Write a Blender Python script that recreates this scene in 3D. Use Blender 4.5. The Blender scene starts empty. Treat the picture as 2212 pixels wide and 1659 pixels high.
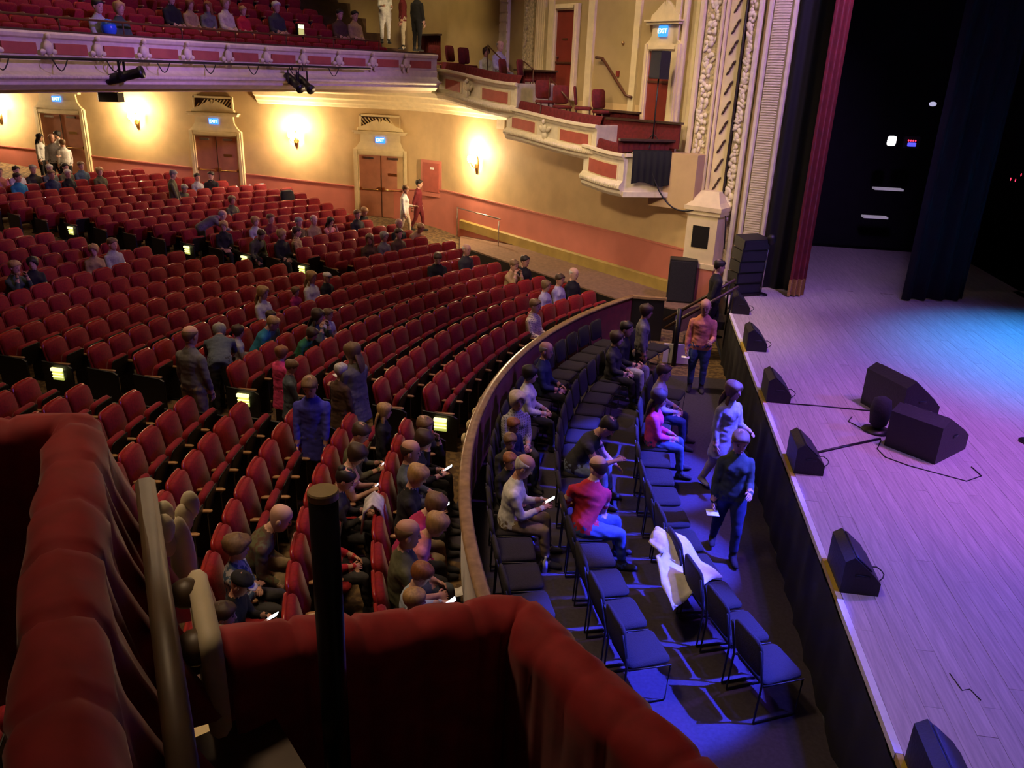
import bpy, math, random
from mathutils import Vector, Matrix, kdtree, noise
random.seed(7)
PI = math.pi
sc = bpy.context.scene
col = sc.collection

# ------------------------------------------------------------------ camera
cam_d = bpy.data.cameras.new('camera'); cam = bpy.data.objects.new('camera', cam_d); col.objects.link(cam)
cam_d.sensor_width = 36.0; cam_d.lens = 1740.0 * 36.0 / 2212.0; cam_d.clip_start = 0.05; cam_d.clip_end = 200
RX = Vector((0.98852735, 0.14652462, 0.03666353))      # image right, in world axes
RD = Vector((0.08697963, -0.35378313, -0.93127442))    # image down
RF = Vector((-0.12348369, 0.92377921, -0.36246896))    # viewing direction
EYE = Vector((0, 0, 5.7))
cam.matrix_world = Matrix(((RX.x, -RD.x, -RF.x, EYE.x), (RX.y, -RD.y, -RF.y, EYE.y), (RX.z, -RD.z, -RF.z, EYE.z), (0, 0, 0, 1)))
sc.camera = cam
def in_view(p, m=60):
    d = Vector(p) - EYE; z = d.dot(RF)
    if z < 0.1: return None
    u = 1106 + 1740 * d.dot(RX) / z; v = 829.5 + 1740 * d.dot(RD) / z
    return z if (-m < u < 2212 + m and -m < v < 1659 + m) else None

# ------------------------------------------------------------------ exposure, world, lights
sc.cycles.use_light_tree = False; sc.cycles.max_bounces = 5; sc.cycles.diffuse_bounces = 2; sc.cycles.glossy_bounces = 2; sc.cycles.light_sampling_threshold = .03
sc.view_settings.view_transform = 'Standard'; sc.view_settings.look = 'None'
sc.view_settings.exposure = 0.0; sc.view_settings.gamma = 1.0; sc.view_settings.use_curve_mapping = False
w = bpy.data.worlds.new('world'); sc.world = w; w.use_nodes = True
w.node_tree.nodes['Background'].inputs[0].default_value = (0.016, 0.011, 0.009, 1)
w.node_tree.nodes['Background'].inputs[1].default_value = 1.0

def lamp(name, kind, loc, energy, color, target=None, size=0.3, angle=60, blend=0.5):
    d = bpy.data.lights.new(name, kind); d.energy = energy; d.color = color
    if kind == 'SPOT': d.spot_size = math.radians(angle); d.spot_blend = blend; d.shadow_soft_size = size
    elif kind == 'AREA': d.size = size
    else: d.shadow_soft_size = size
    o = bpy.data.objects.new(name, d); col.objects.link(o); o.location = loc
    if target: o.rotation_euler = (Vector(target) - Vector(loc)).to_track_quat('-Z', 'Y').to_euler()
    return o
WARM = (1.0, 0.68, 0.38)
# house downlights of the ceiling above the orchestra
for i, (x, y) in enumerate([(-5, 6), (-5, 12), (-5, 18), (-12, 12), (-12, 20)]):
    lamp('house_and_fill_spot', 'SPOT', (x, y, 15), 640, WARM, (x - .5, y, 0), .6, 100, .8)
lamp('house_and_fill_spot', 'SPOT', (-6, 16, 14), 2400, (1.0, .74, .48), (-.6, 22.4, 3.6), .6, 56, .8)  # fill spot aimed to brighten the splayed wall
lamp('wall_fill_spot', 'SPOT', (-5.5, 7, 9.5), 4200, (1.0, .74, .48), (-.4, 22.2, 2.2), .5, 36, .9)  # added low-angled fill, brightens the far wall under the boxes
lamp('house_and_fill_spot', 'SPOT', (-2, 12, 15), 2000, (1.0, .76, .48), (1.1, 20.8, 5.6), .5, 36, .8)  # fill spot aimed to brighten the proscenium frame
lamp('house_and_fill_spot', 'SPOT', (-5, 9.5, 15), 1900, WARM, (-3.9, 9.8, 0), .6, 46, .9)  # added fill over the front seats
lamp('house_and_fill_spot', 'SPOT', (-4.5, 4.5, 14), 1700, WARM, (-2.4, 5.0, 0), .6, 56, .8)  # added fill for the near block and this side's boxes
lamp('house_and_fill_spot', 'SPOT', (-2.5, 14.5, 14), 4200, WARM, (1.0, 16.1, 0), .5, 30, .9)  # added warm fill for the far end of the pit
# lights in the soffit under the balcony
for x, y in [(-12, 24), (-18, 25), (-22, 20), (-15, 19)]:
    lamp('soffit_downlight', 'SPOT', (x, y, 4.95), 130, WARM, (x, y, 0), .15, 140, .7)
lamp('balcony_fill_spot', 'SPOT', (-6.5, 23.5, 11), 700, (1.0, .74, .36), (-7.0, 27.5, 6.6), .3, 60, .9)  # added fill, brightens the upper wall at the balcony end
# coloured stage lights on the bars over the stage
PURPLE = (0.50, 0.16, 1.0); BLUE = (0.05, 0.06, 1.0)
lamp('stage_spot_purple', 'SPOT', (6, 11, 11), 2800, (0.40, 0.14, 1.0), (4.6, 11.5, 1.1), .3, 85, .9)
lamp('stage_spot_purple', 'SPOT', (6, 16.5, 11), 800, (0.30, 0.14, 1.0), (5.2, 16.0, 1.1), .3, 60, .9)
lamp('stage_spot_lilac', 'SPOT', (5, 5.5, 11), 1800, (0.17, 0.14, 1.0), (5.0, 6, 1.1), .3, 75, .9)
lamp('stage_spot_pink', 'SPOT', (7, 9, 10), 1300, (1.0, 0.25, 0.70), (5.0, 10.6, 1.1), .3, 45, 1.0)
lamp('stage_spot_cyan', 'SPOT', (10, 15.8, 9.5), 9500, (0.0, 0.32, 1.0), (8.7, 15.1, 1.1), .3, 54, 1.0)
lamp('stage_spot_backlight', 'SPOT', (12.5, 11, 9), 2600, (0.06, 0.10, 1.0), (3.2, 10.5, 1.1), .3, 62, .9)
for yy in (4.6, 6.8, 9.0, 11.2): lamp('stage_spot_blue', 'SPOT', (6.4, yy, 9.6), 46000, BLUE, (0.45, yy, 0), .10, 13, .35)
for ty, tx in ((15, -11.3), (20.5, -9.5)): lamp('stage_spot_violet', 'SPOT', (6.0, 12, 9.5), 4600, (0.42, 0.20, 1.0), (tx, ty, 5.7), .2, 34, .7)
lamp('stage_spot_violet', 'SPOT', (6.0, 11, 9.0), 140, (0.50, 0.22, 1.0), (-1, 11, 0), .25, 80, .9)
lamp('stage_spot_violet', 'SPOT', (5.0, 15.0, 9.0), 1300, (0.55, 0.30, 1.0), (2.6, 19.9, 5.0), .25, 80, .6)

# ------------------------------------------------------------------ materials
MATS = {}
def mat(name, rgb, rough=0.7, noise=0.0, scale=8.0, metal=0.0, spec=0.5, emit=None, estr=0.0, bump=0.0, sheen=0.0, rand=0.0, stretch=None, rgb2=None):
    if name in MATS: return MATS[name]
    m = bpy.data.materials.new(name); m.use_nodes = True; nt = m.node_tree; b = nt.nodes['Principled BSDF']
    b.inputs['Roughness'].default_value = rough; b.inputs['Metallic'].default_value = metal
    b.inputs['Specular IOR Level'].default_value = spec
    if sheen: b.inputs['Sheen Weight'].default_value = sheen; b.inputs['Sheen Roughness'].default_value = .4
    if emit: b.inputs['Emission Color'].default_value = (*emit, 1); b.inputs['Emission Strength'].default_value = estr
    c2 = rgb2 or tuple(max(0, c * (1 - noise)) for c in rgb)
    tc = nt.nodes.new('ShaderNodeTexCoord'); mp = nt.nodes.new('ShaderNodeMapping'); nz = nt.nodes.new('ShaderNodeTexNoise')
    nt.links.new(tc.outputs['Object'], mp.inputs[0]); nt.links.new(mp.outputs[0], nz.inputs['Vector'])
    if stretch: mp.inputs['Scale'].default_value = stretch
    nz.inputs['Scale'].default_value = scale; nz.inputs['Detail'].default_value = 4
    rp = nt.nodes.new('ShaderNodeValToRGB'); rp.color_ramp.elements[0].position = .32; rp.color_ramp.elements[1].position = .68
    rp.color_ramp.elements[0].color = (*c2, 1); rp.color_ramp.elements[1].color = (*rgb, 1)
    nt.links.new(nz.outputs[0], rp.inputs[0])
    out = rp.outputs[0]
    if rand:
        oi = nt.nodes.new('ShaderNodeObjectInfo'); mr = nt.nodes.new('ShaderNodeMapRange')
        mr.inputs['To Min'].default_value = 1 - rand; mr.inputs['To Max'].default_value = 1
        nt.links.new(oi.outputs['Random'], mr.inputs[0])
        mx = nt.nodes.new('ShaderNodeVectorMath'); mx.operation = 'SCALE'
        nt.links.new(out, mx.inputs[0]); nt.links.new(mr.outputs[0], mx.inputs['Scale']); out = mx.outputs[0]
    nt.links.new(out, b.inputs['Base Color'])
    if bump:
        bp = nt.nodes.new('ShaderNodeBump'); bp.inputs['Strength'].default_value = bump; bp.inputs['Distance'].default_value = .02
        nt.links.new(nz.outputs[0], bp.inputs['Height']); nt.links.new(bp.outputs[0], b.inputs['Normal'])
    MATS[name] = m; return m
def pattern_mat(name, rgb, rgb2, kind, scale):
    """woven stripes, plaid or camouflage for clothing, and the figured carpet"""
    if name in MATS: return MATS[name]
    m = bpy.data.materials.new(name); m.use_nodes = True; nt = m.node_tree; b = nt.nodes['Principled BSDF']; b.inputs['Roughness'].default_value = .9
    tc = nt.nodes.new('ShaderNodeTexCoord'); rp = nt.nodes.new('ShaderNodeValToRGB')
    rp.color_ramp.elements[0].color = (*rgb, 1); rp.color_ramp.elements[1].color = (*rgb2, 1)
    rp.color_ramp.elements[0].position = .42; rp.color_ramp.elements[1].position = .58
    if kind == 'stripe':
        t = nt.nodes.new('ShaderNodeTexWave'); t.wave_type = 'BANDS'; t.bands_direction = 'Z'; t.inputs['Scale'].default_value = scale; t.inputs['Distortion'].default_value = .6
        src = t.outputs['Fac']
    elif kind == 'plaid':
        t = nt.nodes.new('ShaderNodeTexWave'); t.bands_direction = 'Z'; t.inputs['Scale'].default_value = scale; t.inputs['Distortion'].default_value = 1
        t2 = nt.nodes.new('ShaderNodeTexWave'); t2.bands_direction = 'Y'; t2.inputs['Scale'].default_value = scale; t2.inputs['Distortion'].default_value = 1
        nt.links.new(tc.outputs['Object'], t2.inputs[0])
        mm = nt.nodes.new('ShaderNodeMath'); mm.operation = 'MULTIPLY'; nt.links.new(t.outputs['Fac'], mm.inputs[0]); nt.links.new(t2.outputs['Fac'], mm.inputs[1]); src = mm.outputs[0]
        rp.color_ramp.elements[0].position = .2
    else:
        t = nt.nodes.new('ShaderNodeTexNoise'); t.inputs['Scale'].default_value = scale; t.inputs['Detail'].default_value = 3; src = t.outputs[0]
        rp.color_ramp.elements[0].position = .46; rp.color_ramp.elements[1].position = .54
    nt.links.new(tc.outputs['Object'], t.inputs['Vector']); nt.links.new(src, rp.inputs[0]); nt.links.new(rp.outputs[0], b.inputs['Base Color'])
    MATS[name] = m; return m

M_VELVET = mat('seat_red_velvet', (0.28, 0.010, 0.015), .8, .35, 30, spec=.25, sheen=.1, rand=.18)
M_SHELL = mat('seat_shell_lacquer', (0.30, 0.018, 0.014), .22, .3, 6)
M_WOODARM = mat('armrest_wood', (0.40, 0.22, 0.10), .28, .35, 12, stretch=(1, 8, 8))
M_BLACKMETAL = mat('black_metal', (0.008, 0.007, 0.007), .45, .3, 9)
M_BLACKFAB = mat('black_fabric', (0.020, 0.017, 0.020), .9, .4, 60, bump=.2)
M_CHAIRFAB = mat('charcoal_chair_fabric', (0.022, 0.018, 0.018), .95, .4, 90, bump=.3)
M_DRAPE = mat('crimson_drape_velvet', (0.36, 0.015, 0.022), .8, .3, 14, sheen=.2)
M_VAL = mat('dark_valance_velvet', (0.15, 0.008, 0.010), .85, .4, 14)
M_CURT = mat('house_curtain_velvet', (0.20, 0.012, 0.014), .8, .4, 5, sheen=.4)
M_GOLD = mat('gold_fringe', (0.55, 0.33, 0.08), .5, .4, 40)
M_BLACKCURT = mat('black_curtain', (0.005, 0.004, 0.006), .9, .5, 3)
M_CREAM = mat('cream_plaster', (0.78, 0.64, 0.36), .6, .12, 5)
M_CREAMW = mat('pale_cream_plaster', (0.80, 0.70, 0.48), .55, .15, 7)
M_FLORAL = mat('carved_cream_plaster', (0.76, 0.62, 0.36), .55, .55, 16, bump=.9)
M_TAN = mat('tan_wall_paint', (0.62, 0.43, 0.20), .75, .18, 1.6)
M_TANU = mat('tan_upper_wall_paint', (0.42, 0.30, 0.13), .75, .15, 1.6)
M_OLIVE = mat('olive_skirting', (0.42, 0.29, 0.07), .6, .25, 3)
M_PINK = mat('rose_dado_paint', (0.60, 0.19, 0.13), .7, .15, 1.5)
M_PANEL = mat('terracotta_panel', (0.46, 0.10, 0.065), .65, .2, 4)
M_DOOR = mat('red_brown_door', (0.54, 0.23, 0.14), .5, .2, 3)
M_DOORU = mat('deep_red_door', (0.24, 0.035, 0.018), .5, .2, 3)
M_BRASS = mat('brass', (0.75, 0.50, 0.20), .3, .2, 9, metal=1.0)
M_STEEL = mat('brushed_steel', (0.6, 0.58, 0.55), .3, .2, 9, metal=1.0)
M_RAILWOOD = mat('polished_rail_wood', (0.30, 0.19, 0.085), .25, .35, 8, spec=.6)
M_LEDGE = mat('grey_brown_ledge_wood', (0.14, 0.09, 0.05), .45, .35, 8)
M_DARKWOOD = mat('dark_wood', (0.07, 0.035, 0.018), .4, .4, 8)
M_HANDRAIL = mat('brown_handrail_wood', (0.12, 0.045, 0.018), .3, .4, 8)
M_CARPET = pattern_mat('brown_figured_carpet', (0.075, 0.042, 0.018), (0.17, 0.105, 0.04), 'noise', 8)
M_PITFLOOR = mat('dark_pit_carpet', (0.045, 0.036, 0.055), .95, .3, 25)
M_RAMP = mat('ramp_carpet', (0.22, 0.125, 0.075), .9, .3, 12)
M_STAGEW = mat('stage_board_wood', (0.60, 0.51, 0.48), .45, .30, 5, rand=.10, stretch=(7, .5, 1))
M_WHITE = mat('white_paint', (0.8, 0.78, 0.72), .5, .1, 9)
M_TAPE = mat('yellow_tape', (0.55, 0.40, 0.06), .6, .2, 9)
M_PAPER = mat('white_paper', (0.85, 0.84, 0.80), .8, .05, 9)
M_SPK = mat('speaker_black_paint', (0.014, 0.012, 0.014), .5, .3, 40, bump=.2)
M_GRILLE = mat('speaker_grille', (0.03, 0.03, 0.045), .4, .6, 160, bump=.4)
M_CABLE = mat('black_cable', (0.012, 0.010, 0.012), .5, .2, 30)
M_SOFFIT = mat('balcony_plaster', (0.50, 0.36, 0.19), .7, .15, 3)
M_LAMPSHADE = mat('sconce_glass', (1, .85, .6), .5, emit=(1.0, 0.74, 0.42), estr=40)
M_SIGN = mat('exit_sign_blue', (0.02, 0.12, 0.8), .4, emit=(0.03, 0.20, 1.0), estr=2.2)
M_SIGNTXT = mat('exit_sign_letters', (1, 1, 1), .4, emit=(0.75, 0.92, 1.0), estr=4)
M_AISLE = mat('aisle_light_glow', (1, .9, .4), .5, emit=(0.70, 0.80, 0.15), estr=.55)
M_AISLEHOT = mat('aisle_light_lens', (1, .95, .6), .5, emit=(1.0, 0.95, 0.45), estr=1.6)
M_SCREEN = mat('phone_screen', (.8, .9, 1), .3, emit=(0.75, 0.88, 1.0), estr=3.5)
M_WORKLAMP = mat('work_lamp_glow', (1, 1, 1), .3, emit=(1.0, 1.0, 1.0), estr=14)
M_LEDRED = mat('led_red', (1, 0, .1), .3, emit=(1.0, 0.03, 0.08), estr=3)
M_LEDBLUE = mat('led_blue', (.1, .1, 1), .3, emit=(0.08, 0.08, 1.0), estr=1.5)

# ------------------------------------------------------------------ mesh helpers
class MB:
    def __init__(s): s.v = []; s.f = []; s.m = []; s.sm = []
    def add(s, vs, fs, mi=0, smooth=False, T=None):
        o = len(s.v)
        s.v += [tuple(T @ Vector(p)) for p in vs] if T is not None else [tuple(p) for p in vs]
        for f in fs: s.f.append(tuple(i + o for i in f)); s.m.append(mi); s.sm.append(smooth)
    def box(s, c, d, mi=0, T=None):
        x, y, z = c; a, b, h = d[0] / 2, d[1] / 2, d[2] / 2
        vs = [(x + i * a, y + j * b, z + k * h) for i in (-1, 1) for j in (-1, 1) for k in (-1, 1)]
        s.add(vs, [(0, 1, 3, 2), (4, 6, 7, 5), (0, 4, 5, 1), (2, 3, 7, 6), (0, 2, 6, 4), (1, 5, 7, 3)], mi, False, T)
    def loft(s, rings, mi=0, smooth=True, caps=(True, True), closed=True, T=None):
        n = len(rings[0]); vs = [p for r in rings for p in r]; fs = []
        for i in range(len(rings) - 1):
            for j in range(n if closed else n - 1):
                k = (j + 1) % n; fs.append((i * n + j, i * n + k, (i + 1) * n + k, (i + 1) * n + j))
        if caps[0]: fs.append(tuple(range(n))[::-1])
        if caps[1]: fs.append(tuple(range((len(rings) - 1) * n, len(rings) * n)))
        s.add(vs, fs, mi, smooth, T)
    def slab(s, out, o, A, B, N, t, bev=.2, bn=.3, mi=0, smooth=True, T=None):
        """outline (a,b) in plane A,B, thickness t along N, rounded edges"""
        o, A, B, N = Vector(o), Vector(A), Vector(B), Vector(N)
        ca = sum(p[0] for p in out) / len(out); cb = sum(p[1] for p in out) / len(out)
        def ring(k, n): return [tuple(o + A * (ca + (p[0] - ca) * k) + B * (cb + (p[1] - cb) * k) + N * n) for p in out]
        s.loft([ring(1 - bev, -t / 2), ring(1, -t / 2 + t * bn), ring(1, t / 2 - t * bn), ring(1 - bev, t / 2)], mi, smooth, T=T)
    def tube(s, pts, r, n=8, mi=0, T=None, caps=True):
        pts = [Vector(p) for p in pts]; rings = []
        rr = r if isinstance(r, (list, tuple)) else [r] * len(pts)
        for i, p in enumerate(pts):
            d = (pts[min(i + 1, len(pts) - 1)] - pts[max(i - 1, 0)]).normalized()
            a = Vector((0, 0, 1)) if abs(d.z) < .9 else Vector((1, 0, 0))
            x = d.cross(a).normalized(); y = d.cross(x)
            rings.append([tuple(p + (x * math.cos(t) + y * math.sin(t)) * rr[i]) for t in [2 * PI * k / n for k in range(n)]])
        s.loft(rings, mi, True, (caps, caps), T=T)
    def lathe(s, prof, n=16, o=(0, 0, 0), mi=0, T=None, smooth=True):
        s.loft([[(o[0] + r * math.cos(2 * PI * k / n), o[1] + r * math.sin(2 * PI * k / n), o[2] + z) for k in range(n)] for r, z in prof], mi, smooth, T=T)
    def ell(s, c, r, n=10, k=6, mi=0, T=None, R=None):
        rings = []
        for i in range(k + 1):
            a = -PI / 2 + PI * i / k; ca = max(math.cos(a), .03)
            ring = []
            for j in range(n):
                t = 2 * PI * j / n; p = Vector((r[0] * ca * math.cos(t), r[1] * ca * math.sin(t), r[2] * math.sin(a)))
                if R is not None: p = R @ p
                ring.append(tuple(Vector(c) + p))
            rings.append(ring)
        s.loft(rings, mi, True, T=T)
    def mesh(s, name):
        me = bpy.data.meshes.new(name); me.from_pydata(s.v, [], s.f); me.polygons.foreach_set('material_index', s.m)
        me.polygons.foreach_set('use_smooth', s.sm); me.update(); return me
    def build(s, name, mats, parent=None, loc=None, rz=0, label=None, cat=None, group=None, kind=None):
        me = s.mesh(name)
        for m in (mats if isinstance(mats, (list, tuple)) else [mats]): me.materials.append(m)
        return link(name, me, parent, loc, rz, label, cat, group, kind)
def tag(o, label=None, cat=None, group=None, kind=None):
    if label: o['label'] = label
    if cat: o['category'] = cat
    if group: o['group'] = group
    if kind: o['kind'] = kind
    return o
def link(name, data, parent=None, loc=None, rz=0, label=None, cat=None, group=None, kind=None):
    o = bpy.data.objects.new(name, data); col.objects.link(o)
    if parent: o.parent = parent
    if loc is not None: o.location = loc
    if rz: o.rotation_euler = (0, 0, rz)
    return tag(o, label, cat, group, kind)
def thing(name, label, cat, loc=(0, 0, 0), rz=0, group=None):
    return link(name, None, None, loc, rz, label, cat, group)
def frame(o, ux, uy=None, uz=(0, 0, 1)):
    """matrix with local axes ux, uy, uz at o"""
    ux = Vector(ux).normalized(); uz = Vector(uz).normalized(); uy = Vector(uy).normalized() if uy else uz.cross(ux)
    return Matrix(((ux.x, uy.x, uz.x, o[0]), (ux.y, uy.y, uz.y, o[1]), (ux.z, uy.z, uz.z, o[2]), (0, 0, 0, 1)))
def rrect(w, h, r=.05, n=3):
    """rounded rectangle outline centred on 0, counter-clockwise"""
    out = []
    for cx, cy, a0 in [(w / 2 - r, h / 2 - r, 0), (-w / 2 + r, h / 2 - r, 90), (-w / 2 + r, -h / 2 + r, 180), (w / 2 - r, -h / 2 + r, 270)]:
        for k in range(n + 1):
            a = math.radians(a0 + 90 * k / n); out.append((cx + r * math.cos(a), cy + r * math.sin(a)))
    return out
ORD = ['zeroth', 'first', 'second', 'third', 'fourth', 'fifth', 'sixth', 'seventh', 'eighth', 'ninth', 'tenth', 'eleventh', 'twelfth', 'thirteenth', 'fourteenth', 'fifteenth', 'sixteenth', 'seventeenth', 'eighteenth', 'nineteenth', 'twentieth', 'twenty-first', 'twenty-second', 'twenty-third', 'twenty-fourth', 'twenty-fifth', 'twenty-sixth', 'twenty-seventh', 'twenty-eighth', 'twenty-ninth', 'thirtieth']
ORD += ['thirty-' + o for o in ORD[1:10]]
CX, CY = 10.7, 11.0                       # centre of the curved rows
def floor_z(x, y):
    r = math.hypot(x - CX, y - CY); return 0.0024 * max(0, r - 13.6) ** 2
def pol(r, a):                            # a in degrees, 0 = straight back from the stage, + = towards the far wall
    a = math.radians(a); return (CX - r * math.cos(a), CY + r * math.sin(a))
# ------------------------------------------------------------------ setting: floors
mb = MB(); nx, ny = 60, 62; x0, x1, y0, y1 = -30.0, 2.28, -6.0, 29.6
def fz(x, y): return floor_z(x, y) - (.0 if math.hypot(x - CX, y - CY) > 12.6 else 0)
vs = [(x0 + (x1 - x0) * i / nx, y0 + (y1 - y0) * j / ny) for i in range(nx + 1) for j in range(ny + 1)]
mb.v = [(x, y, fz(x, y)) for x, y in vs]
for i in range(nx):
    for j in range(ny):
        a = i * (ny + 1) + j; mb.f.append((a, a + ny + 1, a + ny + 2, a + 1)); mb.sm.append(True)
        x, y = vs[a]; mb.m.append(1 if (math.hypot(x - CX + .3, y - CY + .3) < 12.7 and y < 15.6) else 0)
mb.build('floor', [M_CARPET, M_PITFLOOR], kind='structure', label='raked orchestra floor of brown figured carpet')

# ------------------------------------------------------------------ far wall: side stretch, curve, splayed stretch
def bez(a, b, c, n):
    return [tuple((1 - t) ** 2 * a[k] + 2 * t * (1 - t) * b[k] + t * t * c[k] for k in range(2)) for t in [i / n for i in range(1, n + 1)]]
WALL = [(-28.0 + .9 * i, 29.3) for i in range(22)] + bez((-9.1, 29.3), (-7.5, 29.3), (-6.37, 28.17), 8)
WALL += [(-6.37 + 7.27 * i / 10, 28.17 - 7.27 * i / 10) for i in range(1, 11)]
def norms(pts):
    out = []
    for i in range(len(pts)):
        a, b = pts[max(i - 1, 0)], pts[min(i + 1, len(pts) - 1)]; dx, dy = b[0] - a[0], b[1] - a[1]; l = math.hypot(dx, dy)
        out.append((dy / l, -dx / l))       # right-hand side of the path = into the hall
    return out
def sweep(mbx, pts, prof, zf=None, mi=0, smooth=False, nrm=None, closed=False):
    """profile of (offset into the hall, z) carried along a plan path"""
    nn = nrm or norms(pts)
    rings = []
    for i, (p, n) in enumerate(zip(pts, nn)):
        dz = zf(i, p) if zf else 0
        rings.append([(p[0] + n[0] * o, p[1] + n[1] * o, z + dz) for o, z in prof])
    mbx.loft(rings, mi, smooth, (closed, closed), closed=closed)
def dado_top(x):
    t = min(1, max(0, (x + 9.5) / 3.5)); t = t * t * (3 - 2 * t)
    return (1.45 + (-9.0 - x) * .054) * (1 - t) + 1.73 * t
mb = MB()
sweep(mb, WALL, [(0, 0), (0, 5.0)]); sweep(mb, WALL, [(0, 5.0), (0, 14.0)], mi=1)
sweep(mb, WALL, [(-.3, 0), (-.3, 14)])
EXT = [(.9, 20.9), (1.25, 20.55), (1.62, 20.18)]
sweep(mb, EXT, [(0, 0), (0, 2.75), (-.5, 2.75)])
mb.build('wall_far', [M_TAN, M_TANU], kind='structure', label='tan plaster wall across the hall')
mb = MB(); rings = []
WD = WALL + EXT[1:]
for p, n in zip(WD, norms(WD)):
    d = dado_top(p[0]); rings.append([(p[0] + n[0] * o, p[1] + n[1] * o, z) for o, z in [(.02, .2), (.02, d - .05), (.045, d - .04), (.045, d), (0, d)]])
mb.loft(rings, 0, False, (False, False), closed=False)
mb.build('trim_1', M_PINK, kind='structure', label='rose painted dado along the far wall')
mb = MB(); sp = [p for p in WALL if p[0] > -5.7] + EXT[1:]
sweep(mb, sp, [(.0, .55), (.10, .55), (.10, .82), (.06, .86), (.0, .86)])
mb.build('baseboard_far', M_OLIVE, kind='structure', label='olive skirting board above the ramp')
mb = MB(); cp = [p for p in WALL if -14 < p[0] < -3]
sweep(mb, cp, [(0, 4.25), (.10, 4.28), (.14, 4.36), (.22, 4.40), (.26, 4.50), (.42, 4.56), (.46, 4.70), (.70, 4.76), (.74, 4.9), (0, 5.0)], smooth=False)
mb.build('trim_2', M_CREAM, kind='structure', label='cream cornice under the balcony')
# the rest of the shell: ceiling, back wall, near wall
mb = MB(); mb.box((-10, 11, 15.6), (45, 46, .2)); mb.build('ceiling', M_CREAM, kind='structure', label='plaster ceiling of the auditorium')
mb = MB(); mb.box((-30.2, 11, 7.5), (.3, 46, 16)); mb.build('wall_back', M_TAN, kind='structure', label='rear wall of the auditorium')
NEAR = [(2.2, -1.3), (-5.4, -8.9), (-9.1, -10.5), (-28, -10.5)]
mb = MB(); sweep(mb, NEAR, [(0, -.5), (0, 15)]); mb.build('wall_near', M_DARKWOOD, kind='structure', label='wall behind the boxes on this side')

# ------------------------------------------------------------------ ramp along the splayed wall
mb = MB()
SPL = [(-5.55 + 6.6 * i / 12, 27.35 - 6.6 * i / 12) for i in range(13)]
rings = []
for i, (x, y) in enumerate(SPL):
    wd = .15 + 1.55 * min(1, i / 3); z = .30 + .25 * min(1, i / 4)
    rings.append([(x, y, -.1), (x, y, z), (x - wd * .7, y - wd * .7, z), (x - wd * .7, y - wd * .7, -.1)])
rings.append([(2.35, 19.95, -.1), (2.35, 19.95, .55), (1.5, 18.9, .55), (1.5, 18.9, -.1)])
mb.loft(rings, 0, False)
ramp = mb.build('ramp', M_RAMP, label='carpeted ramp rising along the rose wall to the stage', cat='ramp')
mb = MB(); rings = []
for i, (x, y) in enumerate(SPL):
    wd = .16 + 1.55 * min(1, i / 3); z = .27 + .25 * min(1, i / 4)
    rings.append([(x - wd * .7, y - wd * .7, 0), (x - wd * .7, y - wd * .7, z), (x - wd * .7 - .01, y - wd * .7 - .01, z), (x - wd * .7 - .01, y - wd * .7 - .01, 0)])
rings.append([(1.5, 18.89, 0), (1.5, 18.89, .52), (1.49, 18.88, .52), (1.49, 18.88, 0)])
mb.loft(rings, 0, False); mb.build('ramp_skirt', M_BLACKMETAL, ramp)
t = thing('ramp_handrail', 'thin pale metal handrail at the foot of the ramp', 'handrail', (0, 0, 0))
mb = MB(); mb.tube([(-5.75, 27.2, 1.28), (-3.9, 24.9, 1.38)], .022); mb.build('rail', M_STEEL, t)
for p in [(-5.75, 27.2), (-3.95, 24.95)]:
    mb = MB(); mb.tube([(p[0], p[1], .3), (p[0], p[1], 1.3)], .018); mb.build('post', M_STEEL, t)

# ------------------------------------------------------------------ stage
st = tag(MB().build('stage', M_BLACKMETAL), 'wooden stage platform with black front and white edge', 'stage')
mb = MB(); mb.box((9.15, 11, .53), (13.65, 30, 1.06)); mb.build('platform', M_BLACKMETAL, st)
n = 0; shares = {}
xb = 2.365; bw = .155
while xb < 9.6:
    y = -1.5 + random.uniform(-2.5, 0)
    while y < 19.6:
        L = random.choice([2.4, 3.0, 3.6, 4.2]); y2 = y + L
        if y2 > 2.2:
            if L not in shares:
                q = MB(); q.box((0, 0, 0), (bw - .0025, L - .003, .04)); me = q.mesh('floorboard'); me.materials.append(M_STAGEW); shares[L] = me
            if n < 290: link('floorboard', shares[L], st, (xb + bw / 2, y + L / 2, 1.08 + random.uniform(-.001, .001))); n += 1
            else: rest = globals().setdefault('REST', []); rest.append((xb + bw / 2, y + L / 2, L))
        y = y2
    xb += bw
mb = MB()
for x, y, L in globals().get('REST', []): mb.box((x, y, 1.08), (bw - .0025, L - .003, .04))
mb.box((11.9, 9, 1.08), (4.6, 24, .04)); mb.box((6.0, 22.5, 1.08), (7.4, 5.6, .04))
mb.build('floorboards', M_STAGEW, st, kind='stuff')
mb = MB()
rings = []
for i in range(121):
    y = -2 + 19.2 * i / 120; o = .02 * math.sin(i * 1.7) + .012 * math.sin(i * 3.1)
    rings.append([(2.27 + o, y, 0.0), (2.29 + o * .3, y, 1.04)])
mb.loft(rings, 0, True, (False, False), closed=False)
mb.build('front_skirt', M_BLACKCURT, st)
segs = [(-2, 4.4, 0), (4.4, 4.95, 1), (4.95, 6.85, 0), (6.85, 7.55, 1), (7.55, 9.4, 0), (9.4, 10.05, 1), (10.05, 11.85, 0), (11.85, 12.4, 1), (12.4, 14.3, 0), (14.3, 14.9, 1), (14.9, 17.2, 0)]
for a, b, k in segs:
    mb = MB(); mb.box((2.33, (a + b) / 2, 1.075), (.06 if not k else .05, b - a - .004, .065)); mb.build('edge_strip', M_TAPE if k else M_WHITE, st)
mb = MB(); mb.box((2.362, 8, 1.07), (.006, 19, .05)); mb.build('edge_line', M_DARKWOOD, st)

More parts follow.
